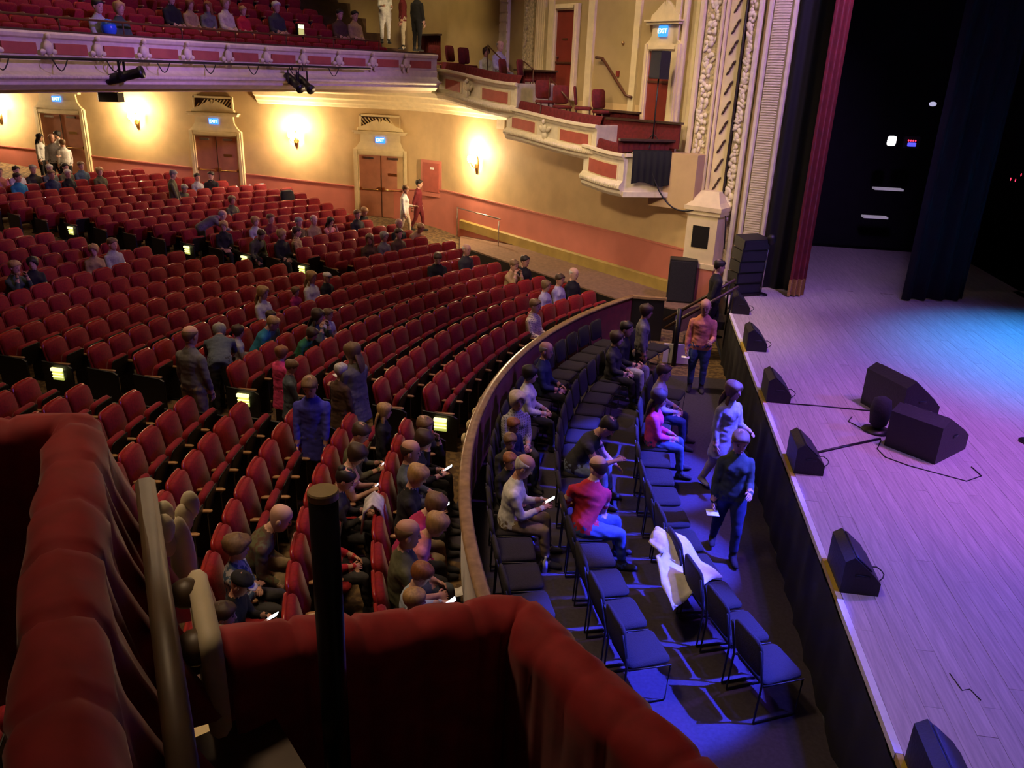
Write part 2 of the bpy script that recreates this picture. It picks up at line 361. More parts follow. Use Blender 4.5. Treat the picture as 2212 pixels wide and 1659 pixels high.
# ------------------------------------------------------------------ proscenium frame on the far side
A = Vector((.9, 20.9, 0)); D = Vector((.879, -.476, 0)).normalized(); N = Vector((D.y, -D.x, 0))
PT = frame(A, D, -N)      # local x along the reveal, local y back into the wall, z up
mb = MB()
mb.box((1.5, .45, 7.0), (3.6, .5, 14), 0, PT)
pros = mb.build('wall_stage', M_CREAM, kind='structure', label='ornate cream proscenium frame beside the stage')
BANDS = [('pilaster', 0.0, .12, .07, M_CREAM), ('pilaster', .30, .42, .05, M_CREAM), ('moulding', .42, .56, .12, M_CREAM), ('carved_band', .58, .95, .05, M_FLORAL), ('moulding', .96, 1.04, .14, M_CREAM),
         ('moulding', 1.05, 1.13, .10, M_CREAM), ('ornament_band', 1.14, 1.50, .05, M_CREAM), ('bead_moulding', 1.50, 1.56, .10, M_DARKWOOD), ('carved_band', 1.57, 1.80, .06, M_FLORAL),
         ('moulding', 1.81, 1.93, .15, M_CREAMW), ('moulding', 1.95, 2.03, .03, M_SOFFIT), ('moulding', 2.04, 2.14, .16, M_CREAMW), ('fluted_band', 2.15, 2.58, .10, M_CREAMW), ('moulding', 2.58, 2.68, .14, M_CREAMW)]  # the brown moulding band has the recess shadow put into its colour
for nm, a, b, pr, m in BANDS:
    q = MB(); w_ = b - a
    out = [(a, .2), (a, -pr * .6), (a + w_ * .2, -pr), (b - w_ * .2, -pr), (b, -pr * .6), (b, .2)]
    q.loft([[(x, y, z) for x, y in out] for z in (2.75 if a < .9 else .9, 14)], 0, False, T=PT)
    q.build(nm, m, pros)
q = MB()
for z in [1.2 + .055 * i for i in range(170)]: q.box((2.365, -.105, z), (.36, .03, .03), 0, PT)
q.build('fluting', M_CREAMW, pros, kind='stuff')
for (a, b, pr) in [(.58, .95, .05), (1.57, 1.80, .06)]:
    q = MB(); z = 2.6
    while z < 9.5:
        for k in range(2):
            s_ = (a + b) / 2 + (random.uniform(-.32, .32)) * (b - a)
            q.ell((s_, -pr - .01, z + random.uniform(-.05, .05)), (random.uniform(.03, .08), .045, random.uniform(.04, .10)), 6, 4, 0, PT @ Matrix.Rotation(0, 4, 'Y'), Matrix.Rotation(random.uniform(-1, 1), 3, 'Y'))
        z += .075
    q.build('carved_foliage', M_CREAMW, pros, kind='stuff')
q = MB()
for k in range(3): q.ell((.05 * k - .05, -.03, .10 * k - .1), (.028, .03, .075), 7, 5, 0, None, Matrix.Rotation(.6, 3, 'Y'))
me = q.mesh('leaf_ornament'); me.materials.append(M_DARKWOOD)
for i in range(18):
    o = link('leaf_ornament', me, pros); o.matrix_local = PT @ Matrix.Translation((1.33, -.04, 2.5 + .43 * i))
# tower pedestal at the foot of the frame
t = tag(link('pedestal', None), 'cream pedestal tower with dark vent at the foot of the proscenium', 'pedestal')
TP = PT @ Matrix.Translation((1.32, -.34, 0))
q = MB(); q.box((0, 0, .95), (.86, .62, .92), 0, TP); q.build('base', M_PINK, t)
q = MB(); q.box((0, 0, 1.47), (.92, .66, .12), 0, TP); q.box((0, 0, 2.1), (.78, .54, 1.2), 0, TP); q.box((0, 0, 2.72), (.88, .62, .10), 0, TP); q.box((0, 0, 2.82), (.94, .68, .10), 0, TP)
q.loft([[(x * k, y * k + dy, z) for x, y in [(-.45, -.32), (.45, -.32), (.45, .32), (-.45, .32)]] for k, z, dy in [(1, 2.87, 0), (.8, 2.96, .05), (.5, 3.2, .15)]], 0, False, T=TP)
q.build('shaft', M_CREAM, t)
q = MB(); q.box((0, -.276, 2.15), (.42, .02, .52), 0, TP); q.build('vent', M_BLACKMETAL, t)
# sound panel in front of the wall between boxes and frame
q = MB(); q.slab(rrect(1.2, 1.30, .02), (.40, -.30, 3.36), (1, 0, 0), (0, 0, 1), (0, 1, 0), .5, .01, .2, 0, False, PT)
o = q.build('wall_panel', M_TAN); tag(o, 'plain tan panel box between the black drape and the frame', 'panel')

# ------------------------------------------------------------------ doors
def text_mesh(body, size):
    c = bpy.data.curves.new('txt', 'FONT'); c.body = body; c.size = size; c.align_x = 'CENTER'; c.align_y = 'CENTER'; c.extrude = .004
    o = bpy.data.objects.new('txt', c); col.objects.link(o); dg = bpy.context.evaluated_depsgraph_get()
    me = bpy.data.meshes.new_from_object(o.evaluated_get(dg)); bpy.data.objects.remove(o); return me
EXIT_ME = text_mesh('EXIT', .15); EXIT_ME.materials.clear(); EXIT_ME.materials.append(M_SIGNTXT)
def exit_sign(par, z, y, w=.36, h=.2):
    q = MB(); q.slab(rrect(w, h, .02), (0, y, z), (-1, 0, 0), (0, 0, 1), (0, 1, 0), .05, .04, .3, 0, False); s = q.build('exit_sign', M_SIGN, par)
    l = link('exit_letters', EXIT_ME, s); l.matrix_local = Matrix.Translation((0, y + .03, z)) @ Matrix.Rotation(PI, 4, 'Z') @ Matrix.Rotation(PI / 2, 4, 'X')
    return s
def moulded(q, w, h, fw, d):
    """door case: two jambs and a head with a stepped profile"""
    for (x, z, a, b) in [(-w / 2 + fw / 2, h / 2, fw, h), (w / 2 - fw / 2, h / 2, fw, h), (0, h - fw / 2, w - 2 * fw, fw)]:
        q.box((x, d / 2, z), (a, d, b)); q.box((x, d * .75, z), (a * .5 if a < b else a, d * 1.1, b if a < b else b * .5))
def pediment(q, w, z, d):
    pts = [(-w / 2, 0), (w / 2, 0), (w / 2 * .96, .10), (w * .36, .17), (w * .20, .30), (w * .06, .40), (.03, .30), (0, .44), (-.03, .30), (-w * .06, .40), (-w * .20, .30), (-w * .36, .17), (-w / 2 * .96, .10)]
    q.slab(pts, (0, d / 2, z), (1, 0, 0), (0, 0, 1), (0, -1, 0), d, .03, .2, 0, False)
def double_door(name, label, x, y, z, rz, grille=True, sign=True, w=2.06, h=2.42):
    t = link(name, None, None, (x, y, z), rz); tag(t, label, None, None, 'structure')
    q = MB(); moulded(q, w, h, .20, .12); q.build('door_frame', M_CREAM, t)
    q = MB(); q.loft([[(sx * ww / 2, yy, zz) for sx, yy in [(-1, 0), (1, 0), (1, dd), (-1, dd)]] for ww, dd, zz in [(w * .98, .12, h), (w * .86, .10, h + .10), (w * .74, .08, h + .28), (w * .72, .08, h + .52)]], 0, False)
    q.box((0, .09, h + .56), (w * .92, .2, .06)); q.box((0, .11, h + .62), (w * .98, .26, .05))
    pediment(q, w * .84, h + .645, .14)
    q.build('overdoor', M_CREAM, t)
    if grille:
        q = MB(); gw, gh, gz = 1.5, .62, h + .86
        for sx in (-1, 1): q.box((sx * gw / 2, .05, gz), (.07, .06, gh + .07))
        for sz in (-1, 1): q.box((0, .05, gz + sz * gh / 2), (gw, .06, .07))
        g = q.build('grille_frame', M_CREAM, t)
        q = MB(); q.box((0, .01, gz), (gw, .02, gh)); q.build('grille_back', M_DARKWOOD, g)
        bar = MB(); bar.box((0, 0, 0), (.035, .02, .86)); bm_ = bar.mesh('grille_bar'); bm_.materials.append(M_CREAM)
        for i in range(11):
            xx = -gw / 2 + .12 + i * .126
            b_ = link('grille_bar', bm_, g); b_.matrix_local = Matrix.Translation((xx, .035, gz)) @ Matrix.Rotation((.72 if x > -12 else -.72), 4, 'Y') @ Matrix.Scale(.72 if 0 < i < 10 else .3, 4, (0, 0, 1))
    if sign: exit_sign(t, h + .34, .12)
    lw = (w - .40) / 2
    for s in (-1, 1):
        q = MB(); q.box((s * (lw / 2 + .004), .03, (h - .2) / 2), (lw - .01, .05, h - .21)); lf = q.build('door_leaf', M_DOOR, t)
        q = MB(); q.tube([(s * .10, .10, 1.0), (s * (lw - .08), .10, 1.0)], .02); q.box((s * .08, .08, 1.02), (.07, .08, .14)); q.box((s * (lw - .07), .08, 1.02), (.05, .08, .10)); q.build('push_bar', M_BRASS, lf)
        q = MB(); q.box((s * lw * .55, .08, h - .30), (.36, .06, .07)); q.build('closer', M_STEEL, lf)
        if s < 0: q = MB(); q.box((s * lw * .5, .058, 1.55), (.34, .006, .10)); q.build('placard', M_BRASS, lf)
    q = MB(); q.box((0, .065, 1.1), (.02, .02, 2.2)); q.build('astragal', M_DARKWOOD, t)
    return t
double_door('door_1', 'red-brown double exit door behind the group in white shirts', -21.55, 29.3, floor_z(-21.5, 29) + .02, PI, False)
double_door('door_2', 'red-brown double exit door with lattice grille between two sconces', -15.35, 29.3, floor_z(-15.3, 29) + .02, PI)
double_door('door_3', 'red-brown double exit door with lattice grille nearest the stage', -9.03, 29.3, floor_z(-9, 29) + .02, PI)
# small access panel in the wall
t = link('access_panel', None, None, (-6.97, 28.62, 1.40), math.radians(153)); tag(t, 'small framed rose access panel in the wall beside the nearest exit door', 'panel')
q = MB(); q.box((0, .03, .62), (.95, .06, 1.25)); q.build('panel_frame', M_PINK, t)
q = MB(); q.box((0, .065, .66), (.72, .03, 1.0)); q.build('panel_door', M_PANEL, t)
q = MB(); q.box((-.05, .085, .98), (.16, .01, .07)); q.build('notice', M_PAPER, t)
def single_door(name, label, x, y, z, rz, w, h, sign):
    t = link(name, None, None, (x, y, z), rz); tag(t, label, None, None, 'structure')
    q = MB(); moulded(q, w, h, .15, .12); q.build('door_frame', M_CREAM, t)
    q = MB(); q.box((0, .03, (h - .15) / 2), (w - .3, .05, h - .16)); lf = q.build('door_leaf', M_DOORU, t)
    q = MB(); q.box((0, .07, .95), (w - .34, .03, .05)); q.tube([(w / 2 - .26, .06, 1.08), (w / 2 - .26, .13, 1.08)], .03); q.build('push_bar', M_HANDRAIL, lf)
    if sign:
        q = MB(); q.loft([[(sx * ww / 2, yy, zz) for sx, yy in [(-1, 0), (1, 0), (1, .1), (-1, .1)]] for ww, zz in [(w, h), (w * .8, h + .08), (w * .66, h + .2), (w * .66, h + .42)]], 0, False)
        q.box((0, .09, h + .46), (w * .9, .2, .06)); q.box((0, .11, h + .51), (w * .98, .24, .04)); pediment(q, w * .8, h + .53, .12)
        q.build('overdoor', M_CREAM, t); exit_sign(t, h + .28, .13, .27, .24)
    else:
        q = MB(); q.box((0, .065, 1.55), (.22, .01, .05)); q.build('placard', M_BRASS, lf)
R45 = math.radians(135)
single_door('door_4', 'plain red door on the upper box level beside carved pilasters', -2.05, 23.83, 5.0, R45, 1.05, 2.42, False)
single_door('door_5', 'red box door under a small pediment with lit exit sign', .55, 21.25, 4.62, R45, 1.16, 1.80, True)
# pilasters of the upper splayed wall
def on_splay(s): return (.9 - s * .70711, 20.9 + s * .70711)
for s, w_, pr, m, nm in [(7.0, .42, .10, M_CREAMW, 'pilaster'), (5.85, .46, .06, M_FLORAL, 'pilaster'), (5.25, .40, .10, M_CREAM, 'pilaster'), (4.86, .22, .05, M_CREAM, 'pilaster'), (3.15, .24, .08, M_CREAM, 'pilaster'), (1.45, .20, .08, M_CREAM, 'pilaster'), (.12, .16, .1, M_CREAM, 'pilaster')]:
    x, y = on_splay(s); q = MB(); q.box((0, pr / 2, 2.2), (w_, pr, 5.6))
    if m is M_CREAMW:
        for k in range(18): q.box((0, pr, .2 + k * .26), (w_ * .9, .05, .2))
    elif m is M_CREAM and w_ > .3:
        for k in range(4): q.box((-w_ * .36 + k * w_ * .24, pr + .01, 2.2), (w_ * .1, .03, 5.6))
    elif m is M_FLORAL:
        for k in range(40): q.ell((random.uniform(-.15, .15), pr, .1 + k * .12), (.05, .04, .09), 6, 4, 0, None, Matrix.Rotation(random.uniform(-1, 1), 3, 'Y'))
    o = q.build(nm, m, globals().get('WALLFAR') or bpy.data.objects['wall_far'], (x, y, 4.6), R45)

# ------------------------------------------------------------------ wall sconces
def sconce(x, y, z, rz, label):
    t = thing('wall_sconce', label, 'wall lamp', (x, y, z), rz, 'glowing wall sconces')
    q = MB(); q.slab([(0, -.3), (.06, -.2), (.09, 0), (.06, .2), (0, .3), (-.06, .2), (-.09, 0), (-.06, -.2)], (0, .03, -.12), (1, 0, 0), (0, 0, 1), (0, -1, 0), .05, .2, .3); q.build('backplate', M_BRASS, t)
    for s in (-1, 0, 1):
        q = MB(); q.tube([(0, .05, -.2), (s * .08, .14, -.24), (s * .16, .18 - abs(s) * .03, -.18), (s * .17, .2, -.06)], .014); a = q.build('arm', M_BRASS, t)
        q = MB(); q.lathe([(.03, -.06), (.055, .0), (.065, .08), (.05, .15), (.035, .17)], 12, (s * .17, .2, 0)); q.build('glass_shade', M_LAMPSHADE, a)
    w_ = Matrix.Rotation(rz, 3, 'Z') @ Vector((0, .34, .12))
    lamp('sconce_bulb', 'POINT', (x + w_.x, y + w_.y, z + w_.z), 540, (1.0, .72, .42), None, .14)
sconce(-12.24, 29.28, 3.18, PI, 'glowing sconce between the two lattice-topped exit doors')
sconce(-18.44, 29.28, 3.55, PI, 'glowing sconce under the small black ceiling loudspeaker')
sconce(-24.1, 29.28, 3.48, PI, 'glowing sconce at the left edge, beyond the white-shirted group')
sconce(-5.02, 26.80, 2.90, R45, 'glowing sconce on the curved wall below the boxes')
# ------------------------------------------------------------------ balcony
bal = tag(link('balcony', None), 'curved mezzanine balcony with carved purple-lit front', 'balcony')
ARC = [pol(22.2, -14 + .9 * i) for i in range(62)]          # up to 41 degrees
BN = [((CX - p[0]) / 22.2, (CY - p[1]) / 22.2) for p in ARC]
prof = [(-.30, 6.00), (.0, 6.06), (.05, 6.06), (.07, 6.02), (.05, 5.96), (.0, 5.93), (-.02, 5.60), (.02, 5.56), (.0, 5.42), (.06, 5.36), (.15, 5.31), (.17, 5.24), (.10, 5.18), (.12, 5.13), (.02, 5.08), (-.08, 5.03)]
q = MB(); sweep(q, ARC, prof, smooth=False, nrm=BN); q.build('parapet', M_CREAMW, bal)
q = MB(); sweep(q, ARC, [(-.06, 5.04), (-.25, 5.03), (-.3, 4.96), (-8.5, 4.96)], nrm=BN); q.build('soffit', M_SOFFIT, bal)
q = MB(); sweep(q, ARC, [(-.30, 6.02), (-.30, 5.4), (-1.15, 5.40), (-1.15, 5.80), (-2.1, 5.80), (-2.1, 6.22), (-3.05, 6.22), (-3.05, 6.66), (-4.0, 6.66), (-4.0, 7.12), (-5.0, 7.12), (-5.0, 7.6), (-6, 7.6), (-6, 8.2), (-7.4, 8.2)], nrm=BN); q.build('tiers', M_DARKWOOD, bal)
q = MB(); sweep(q, ARC, [(-.04, 6.06), (-.04, 6.10), (-.16, 6.10), (-.16, 6.06)], nrm=BN); q.build('cap', M_DARKWOOD, bal)
# carved frieze: egg band of small lobes
q = MB()
for i in range(460):
    x, y = pol(22.02, 2 + i * .085); q.ell((x, y, 5.27), (.03, .03, .045), 5, 4)
q.build('egg_band', M_CREAMW, bal, kind='stuff')
for i in range(14):
    a0 = 1.2 + i * 3.05
    q = MB(); pts = [pol(22.2, a0 + .55 + 1.95 * k / 6) for k in range(7)]; nn = [((CX - p[0]) / 22.2, (CY - p[1]) / 22.2) for p in pts]
    sweep(q, pts, [(-.03, 5.66), (.03, 5.665), (.03, 5.86), (-.03, 5.865)], nrm=nn, closed=True); q.build('inset_panel', M_PANEL, bal)
    if i == 13: continue
    T = frame((*pol(22.14, a0), 5.76), (0, 0, 0)) if False else Matrix.Translation((*pol(22.14, a0), 5.76)) @ Matrix.Rotation(math.radians(-a0), 4, 'Z')
    q = MB(); q.ell((.02, 0, .02), (.06, .10, .13), 8, 6, 0, T); q.ell((.05, 0, .22), (.05, .05, .06), 8, 6, 0, T)
    for s in (-1, 1): q.ell((.02, s * .13, -.05), (.03, .07, .05), 7, 5, 0, T); q.ell((.02, s * .08, -.17), (.03, .04, .08), 7, 5, 0, T)
    q.build('cartouche', M_CREAMW, bal)
# brown safety rail above the parapet
q = MB(); q.tube([(*pol(22.45, a), 6.34) for a in range(-6, 38, 2)], .022); rl = q.build('safety_rail', M_HANDRAIL, bal)
for a in range(-4, 38, 4): q = MB(); q.tube([(*pol(22.45, a), 6.05), (*pol(22.45, a), 6.34)], .015); q.build('rail_post', M_HANDRAIL, rl)
# lighting pipe on the balcony front with its lights
q = MB(); q.tube([(*pol(21.86, a), 5.60) for a in range(0, 35, 2)], .028); pipe = q.build('lighting_pipe', M_BLACKMETAL); tag(pipe, 'black lighting pipe running along the balcony front', 'pipe')
for a in range(2, 34, 4): q = MB(); q.tube([(*pol(22.18, a), 5.60), (*pol(21.86, a), 5.60)], .02); q.build('bracket', M_BLACKMETAL, pipe)
q = MB()
for i in range(9):
    a = 3 + i * 3.4; p = [Vector((*pol(21.84, a + .9 * k / 6), 5.58 - .2 * math.sin(PI * k / 6))) for k in range(7)]; q.tube(p, .012, 5)
q.build('cable_loops', M_CABLE, pipe)
def stage_light(a, z, yaw, pitch, label, L=.72):
    x, y = pol(21.80, a); t = thing('spotlight', label, 'spotlight', (x, y, z), math.radians(yaw), 'spotlights on the balcony front')
    T = Matrix.Rotation(math.radians(pitch), 4, 'Y')
    q = MB(); q.loft([[(xx, r * math.cos(k * PI / 6), r * math.sin(k * PI / 6)) for k in range(12)] for xx, r in [(-L * .5, .06), (-L * .44, .10), (-.02, .11), (.0, .095), (L * .40, .095), (L * .42, .12), (L * .5, .12)]], 0, True, T=T); q.build('body', M_BLACKMETAL, t)
    q = MB()
    for s in (-1, 1): q.box((-.03, s * .125, .12), (.05, .012, .34))
    q.box((-.03, 0, .29), (.05, .26, .012)); q.tube([(-.03, 0, .29), (-.03, 0, 5.62 - z + .0)], .015); q.build('yoke', M_BLACKMETAL, t)
stage_light(14.1, 5.30, 10, -14, 'single black spotlight hanging from the balcony front, tilted upward', .8)
stage_light(27.0, 5.22, -35, 26, 'left one of the paired black spotlights tilted down from the balcony')
stage_light(27.9, 5.20, -35, 26, 'right one of the paired black spotlights tilted down from the balcony')
# small loudspeaker under the balcony
t = thing('loudspeaker', 'small black loudspeaker hung under the balcony in front of the wall', 'loudspeaker', (-17.6, 26.5, 4.22), math.radians(200))
q = MB(); q.loft([[(-.42, -.18, z), (.42, -.18, z), (.30, .18, z), (-.30, .18, z)] for z in (0, .30)], 0, False); q.build('cabinet', M_SPK, t)
for s in (-1, 1): q = MB(); q.tube([(s * .28, 0, .3), (s * .28, 0, .7)], .012); q.build('hanger', M_BLACKMETAL, t)

# ------------------------------------------------------------------ opposite boxes stepping down to the stage
U = Vector((.70711, -.70711)); NO = (-.70711, -.70711)      # along the fronts, out into the hall
def smooth(t): return t * t * (3 - 2 * t)
def box_front(name, label, x0, x1, zt0, zt1, zb, panels, off=0.0, bust=None):
    """plaster box front on the line x+y=19.8; top runs from zt0 down to zt1"""
    t = tag(link(name, None), label, 'theatre box')
    L = (x1 - x0) / .70711; n = 24
    path = [(x0 + U.x * L * i / n, 19.8 - x0 + U.y * L * i / n) for i in range(n + 1)]
    bow = [.10 * math.sin(PI * i / n) for i in range(n + 1)]
    path = [(p[0] + NO[0] * b, p[1] + NO[1] * b) for p, b in zip(path, bow)]
    nn = [NO] * (n + 1); zf = lambda i, p: (zt0 + (zt1 - zt0) * smooth(i / n))
    h = zb
    prof = [(-1.3, -.02), (-.04, -.02), (.06, .02), (.12, 0), (.13, -.05), (.06, -.09), (.05, -.14), (.02, -.16), (.02, -h * .62), (.06, -h * .66), (.13, -h * .72), (.14, -h * .80), (.06, -h * .86), (.07, -h * .92), (.0, -h), (-1.3, -h)]
    q = MB(); sweep(q, path, prof, zf, nrm=nn); 
    e = path[-1]; z = zf(n, 0); q.add([(e[0] + NO[0] * o, e[1] + NO[1] * o, z + d) for o, d in prof], [tuple(range(len(prof)))])
    e = path[0]; z = zf(0, 0); q.add([(e[0] + NO[0] * o, e[1] + NO[1] * o, z + d) for o, d in prof], [tuple(range(len(prof)))[::-1]])
    q.build('plaster_front', M_CREAMW, t)
    def strip(a, b, o0, o1, z0, z1, m, nm, par=t):
        q = MB(); k0, k1 = a * n, b * n; ks = [k0 + (k1 - k0) * i / 10 for i in range(11)]
        rings = []
        for k in ks:
            i = min(int(k), n - 1); f_ = k - i; px = path[i][0] * (1 - f_) + path[i + 1][0] * f_; py = path[i][1] * (1 - f_) + path[i + 1][1] * f_
            zz = zt0 + (zt1 - zt0) * smooth(k / n)
            rings.append([(px + NO[0] * o, py + NO[1] * o, zz + d) for o, d in [(o0, z0), (o1, z0), (o1, z1), (o0, z1)]])
        q.loft(rings, 0, False); return q.build(nm, m, par)
    for a, b in panels:
        f = strip(a, b, .0, .035, -h * .24, -h * .635, M_CREAM, 'panel_frame'); strip(a + .025, b - .025, .0, .045, -h * .28, -h * .595, M_PANEL, 'inset_panel', f)
    q = MB()
    for i in range(int(L / .07)):
        k = (i + .5) * .07 / L * n; j = min(int(k), n - 1); p = path[j]; zz = zt0 + (zt1 - zt0) * smooth(k / n)
        px = x0 + U.x * L * k / n; py = 19.8 - x0 + U.y * L * k / n; b_ = .10 * math.sin(PI * k / n) + .13
        q.ell((px + NO[0] * b_, py + NO[1] * b_, zz - h * .75), (.035, .035, .05), 5, 4)
        q.ell((px + NO[0] * (b_ - .02), py + NO[1] * (b_ - .02), zz - .045), (.02, .02, .02), 4, 3)
    q.build('carved_garland', M_CREAMW, t, kind='stuff')
    if bust is not None:
        k = bust * n; j = int(k); p = path[j]; zz = zt0 + (zt1 - zt0) * smooth(bust)
        T = frame((p[0] + NO[0] * .05, p[1] + NO[1] * .05, zz - h * .40), (NO[0], NO[1], 0))
        q = MB(); q.ell((.06, 0, .20), (.06, .055, .07), 9, 7, 0, T); q.ell((.03, 0, .03), (.06, .09, .12), 9, 7, 0, T); q.ell((.02, 0, -.15), (.05, .10, .10), 9, 6, 0, T)
        for s in (-1, 1): q.ell((.02, s * .15, .02), (.035, .11, .06), 8, 5, 0, T, Matrix.Rotation(s * .6, 3, 'X')); q.ell((.02, s * .07, -.28), (.035, .05, .08), 7, 5, 0, T)
        q.build('cherub_bust', M_CREAMW, t)
    # velvet valance along the top
    q = MB(); rings = []; m_ = 90
    for i in range(m_ + 1):
        k = i / m_ * n; j = min(int(k), n - 1); f_ = k - j; px = path[j][0] * (1 - f_) + path[min(j + 1, n)][0] * f_; py = path[j][1] * (1 - f_) + path[min(j + 1, n)][1] * f_
        zz = zt0 + (zt1 - zt0) * smooth(k / n); w_ = .025 * math.sin(i * 1.9)
        rings.append([(px + NO[0] * o, py + NO[1] * o, zz + d) for o, d in [(-.06 + w_, .0), (-.09 + w_ * .7, .10), (-.11, .19), (-.16, .21), (-.20, .18), (-.22, .0)]])
    q.loft(rings, 0, True, (False, False), closed=False); q.build('velvet_valance', M_VAL, t)
    return t
boxA = box_front('theatre_box', 'upper opposite box front with cherub between two terracotta panels, nearest the balcony', -6.1, -3.22, 5.66, 5.38, .92, [(.10, .36), (.60, .93)], bust=.47)
boxB = box_front('theatre_box', 'middle opposite box front with cherub between two terracotta panels', -3.55, -.88, 4.74, 4.53, .84, [(.06, .40), (.63, .95)], bust=.52)
boxC = box_front('theatre_box', 'lowest opposite box front with one terracotta panel beside the black drape', -1.2, -.17, 4.05, 3.95, 1.0, [(.18, .90)])
# stage-facing side and underside of the lowest box
q = MB(); T = frame((-.17, 19.99, 0), (.942, .335, 0))
q.box((.60, .05, 3.46), (1.20, .1, 1.0), 0, T); q.box((.60, .0, 3.02), (1.24, .22, .12), 0, T); q.box((.6, .02, 3.93), (1.22, .2, .08), 0, T); q.build('side_panel', M_CREAMW, boxC)
q = MB(); rings = []
for i in range(31):
    s = .14 + .98 * i / 30; w_ = .02 * math.sin(i * 1.3)
    rings.append([(s, -.15 + w_, 3.27 + .05 * math.sin(i * .21)), (s, -.14 + w_, 3.6), (s, -.12 + w_ * .5, 4.02), (s, -.06, 4.06), (s, .1, 4.02)])
q.loft(rings, 0, True, (False, False), closed=False, T=T); tag(q.build('black_drape', M_BLACKCURT), 'black cloth draped over the stage side of the lowest box', 'drape')
# sides of the upper boxes facing the stage, and floors
for nm, x, zt, h in [('A', -3.22, 5.38, .92), ('B', -.88, 4.53, .84)]:
    T = frame((x, 19.8 - x, 0), (.70711, .70711, 0)); q = MB(); q.box((.7, .05, zt - h / 2), (1.5, .1, h), 0, T); q.build('side_panel', M_CREAMW, boxA if nm == 'A' else boxB)
# curved trim sweep below the box fronts where they meet the wall
q = MB()
P = [(-7.0, 28.55), (-6.2, 27.3), (-4.8, 25.6), (-3.4, 23.9)]
# dark red draped partitions between the boxes
def partition(label, x, y, z, w_, h_, rz):
    t = thing('draped_partition', label, 'partition', (x, y, z), rz)
    q = MB(); rings = [[(-w_ / 2 + w_ * i / 40, .05 + .025 * math.sin(i * 1.7), zz) for zz in (0, h_ * .5, h_)] for i in range(41)]
    q.loft(rings, 0, True, (False, False), closed=False); q.build('pleated_skirt', M_VAL, t)
    q = MB(); q.box((0, 0, h_ + .02), (w_, .16, .05)); q.build('top_rail', M_DARKWOOD, t)
partition('dark red pleated partition at the balcony end behind the first box', -6.75, 27.2, 6.02, 1.35, .62, math.radians(-45))
partition('dark red pleated partition between the upper and middle boxes', -2.85, 23.55, 5.42, 1.7, .28, math.radians(-43))
partition('long dark red pleated partition between middle and lowest boxes', -.5, 21.35, 4.55, 1.6, .28, math.radians(-45))
partition('dark red swag partition on top of the lowest box', .32, 20.12, 4.0, 1.4, .26, math.radians(19))
q = MB(); T = Matrix.Translation((.08, 20.85, 0)) @ Matrix.Rotation(math.radians(-31.6), 4, 'Z'); q.box((0, 0, 4.38), (2.3, .06, .55), 0, T); o = q.build('box_rail_wall', M_VAL); tag(o, 'low dark red wall with flat dark rail behind the lowest box', 'low wall')
q = MB(); q.box((0, 0, 4.68), (2.34, .2, .05), 0, T); q.build('rail_top', M_DARKWOOD, o)
# box floors (stepped tiers under the chairs)
for x, y, z, a, bb in [(-4.1, 25.1, 4.9, 2.9, boxA), (-1.5, 22.5, 4.15, 2.6, boxB)]:
    q = MB(); q.box((0, 0, 0), (a, .8, .1), 0, Matrix.Translation((x, y, z)) @ Matrix.Rotation(-PI / 4, 4, 'Z')); q.build('box_floor', M_DARKWOOD, bb)
# handrails by the upper box stairs
t = tag(link('wall_handrail', None), 'brown wooden handrail sloping down the upper wall beside the red door', 'handrail')
def sp(s, o, z): x, y = on_splay(s); return (x - o * .70711, y - o * .70711, z)
q = MB(); q.tube([sp(2.82, .12, 6.10), sp(2.55, .12, 6.08), sp(1.60, .12, 5.22), sp(1.38, .12, 5.18)], .035); q.build('rail', M_HANDRAIL, t)
for s, z in [(2.6, 6.05), (1.55, 5.2)]: q = MB(); q.tube([sp(s, .0, z - .06), sp(s, .12, z)], .02); q.build('bracket', M_HANDRAIL, t)
for lab, s0, z0, s1, z1, o in [('thin bent handrail beside the seated pair in the upper box', 6.5, 6.35, 5.75, 5.95, 1.0), ('short thin handrail in front of the plain red door', 4.9, 5.95, 4.45, 5.75, .9), ('slanting pale handrail before the red door', 3.6, 5.55, 2.7, 5.0, 1.0)]:
    t = tag(link('stair_handrail', None), lab, 'handrail')
    q = MB(); q.tube([sp(s0, o, z0), sp(s1, o, z1)], .02); q.build('rail', M_HANDRAIL, t)
    for s, z in [(s0, z0), (s1, z1)]: q = MB(); q.tube([sp(s, o, z - .75), sp(s, o, z)], .015); q.build('post', M_HANDRAIL, t)
# small fittings on the upper wall
for s, z, lab in [(1.95, 6.45, 'small round brass fitting on the upper wall')]:
    q = MB(); q.lathe([(.04, 0), (.05, .02), (.02, .06)], 10); o = q.build('wall_fitting', M_BRASS); o.matrix_world = Matrix.Translation(sp(s, 0, z)) @ Matrix.Rotation(R45, 4, 'Z') @ Matrix.Rotation(-PI / 2, 4, 'X'); tag(o, lab, 'fitting')
q = MB(); q.box((0, .02, 0), (.10, .04, .14)); o = q.build('alarm_pull', M_DOORU, None, sp(2.05, 0, 5.72), R45); tag(o, 'small red alarm box on the upper wall above the handrail', 'alarm')
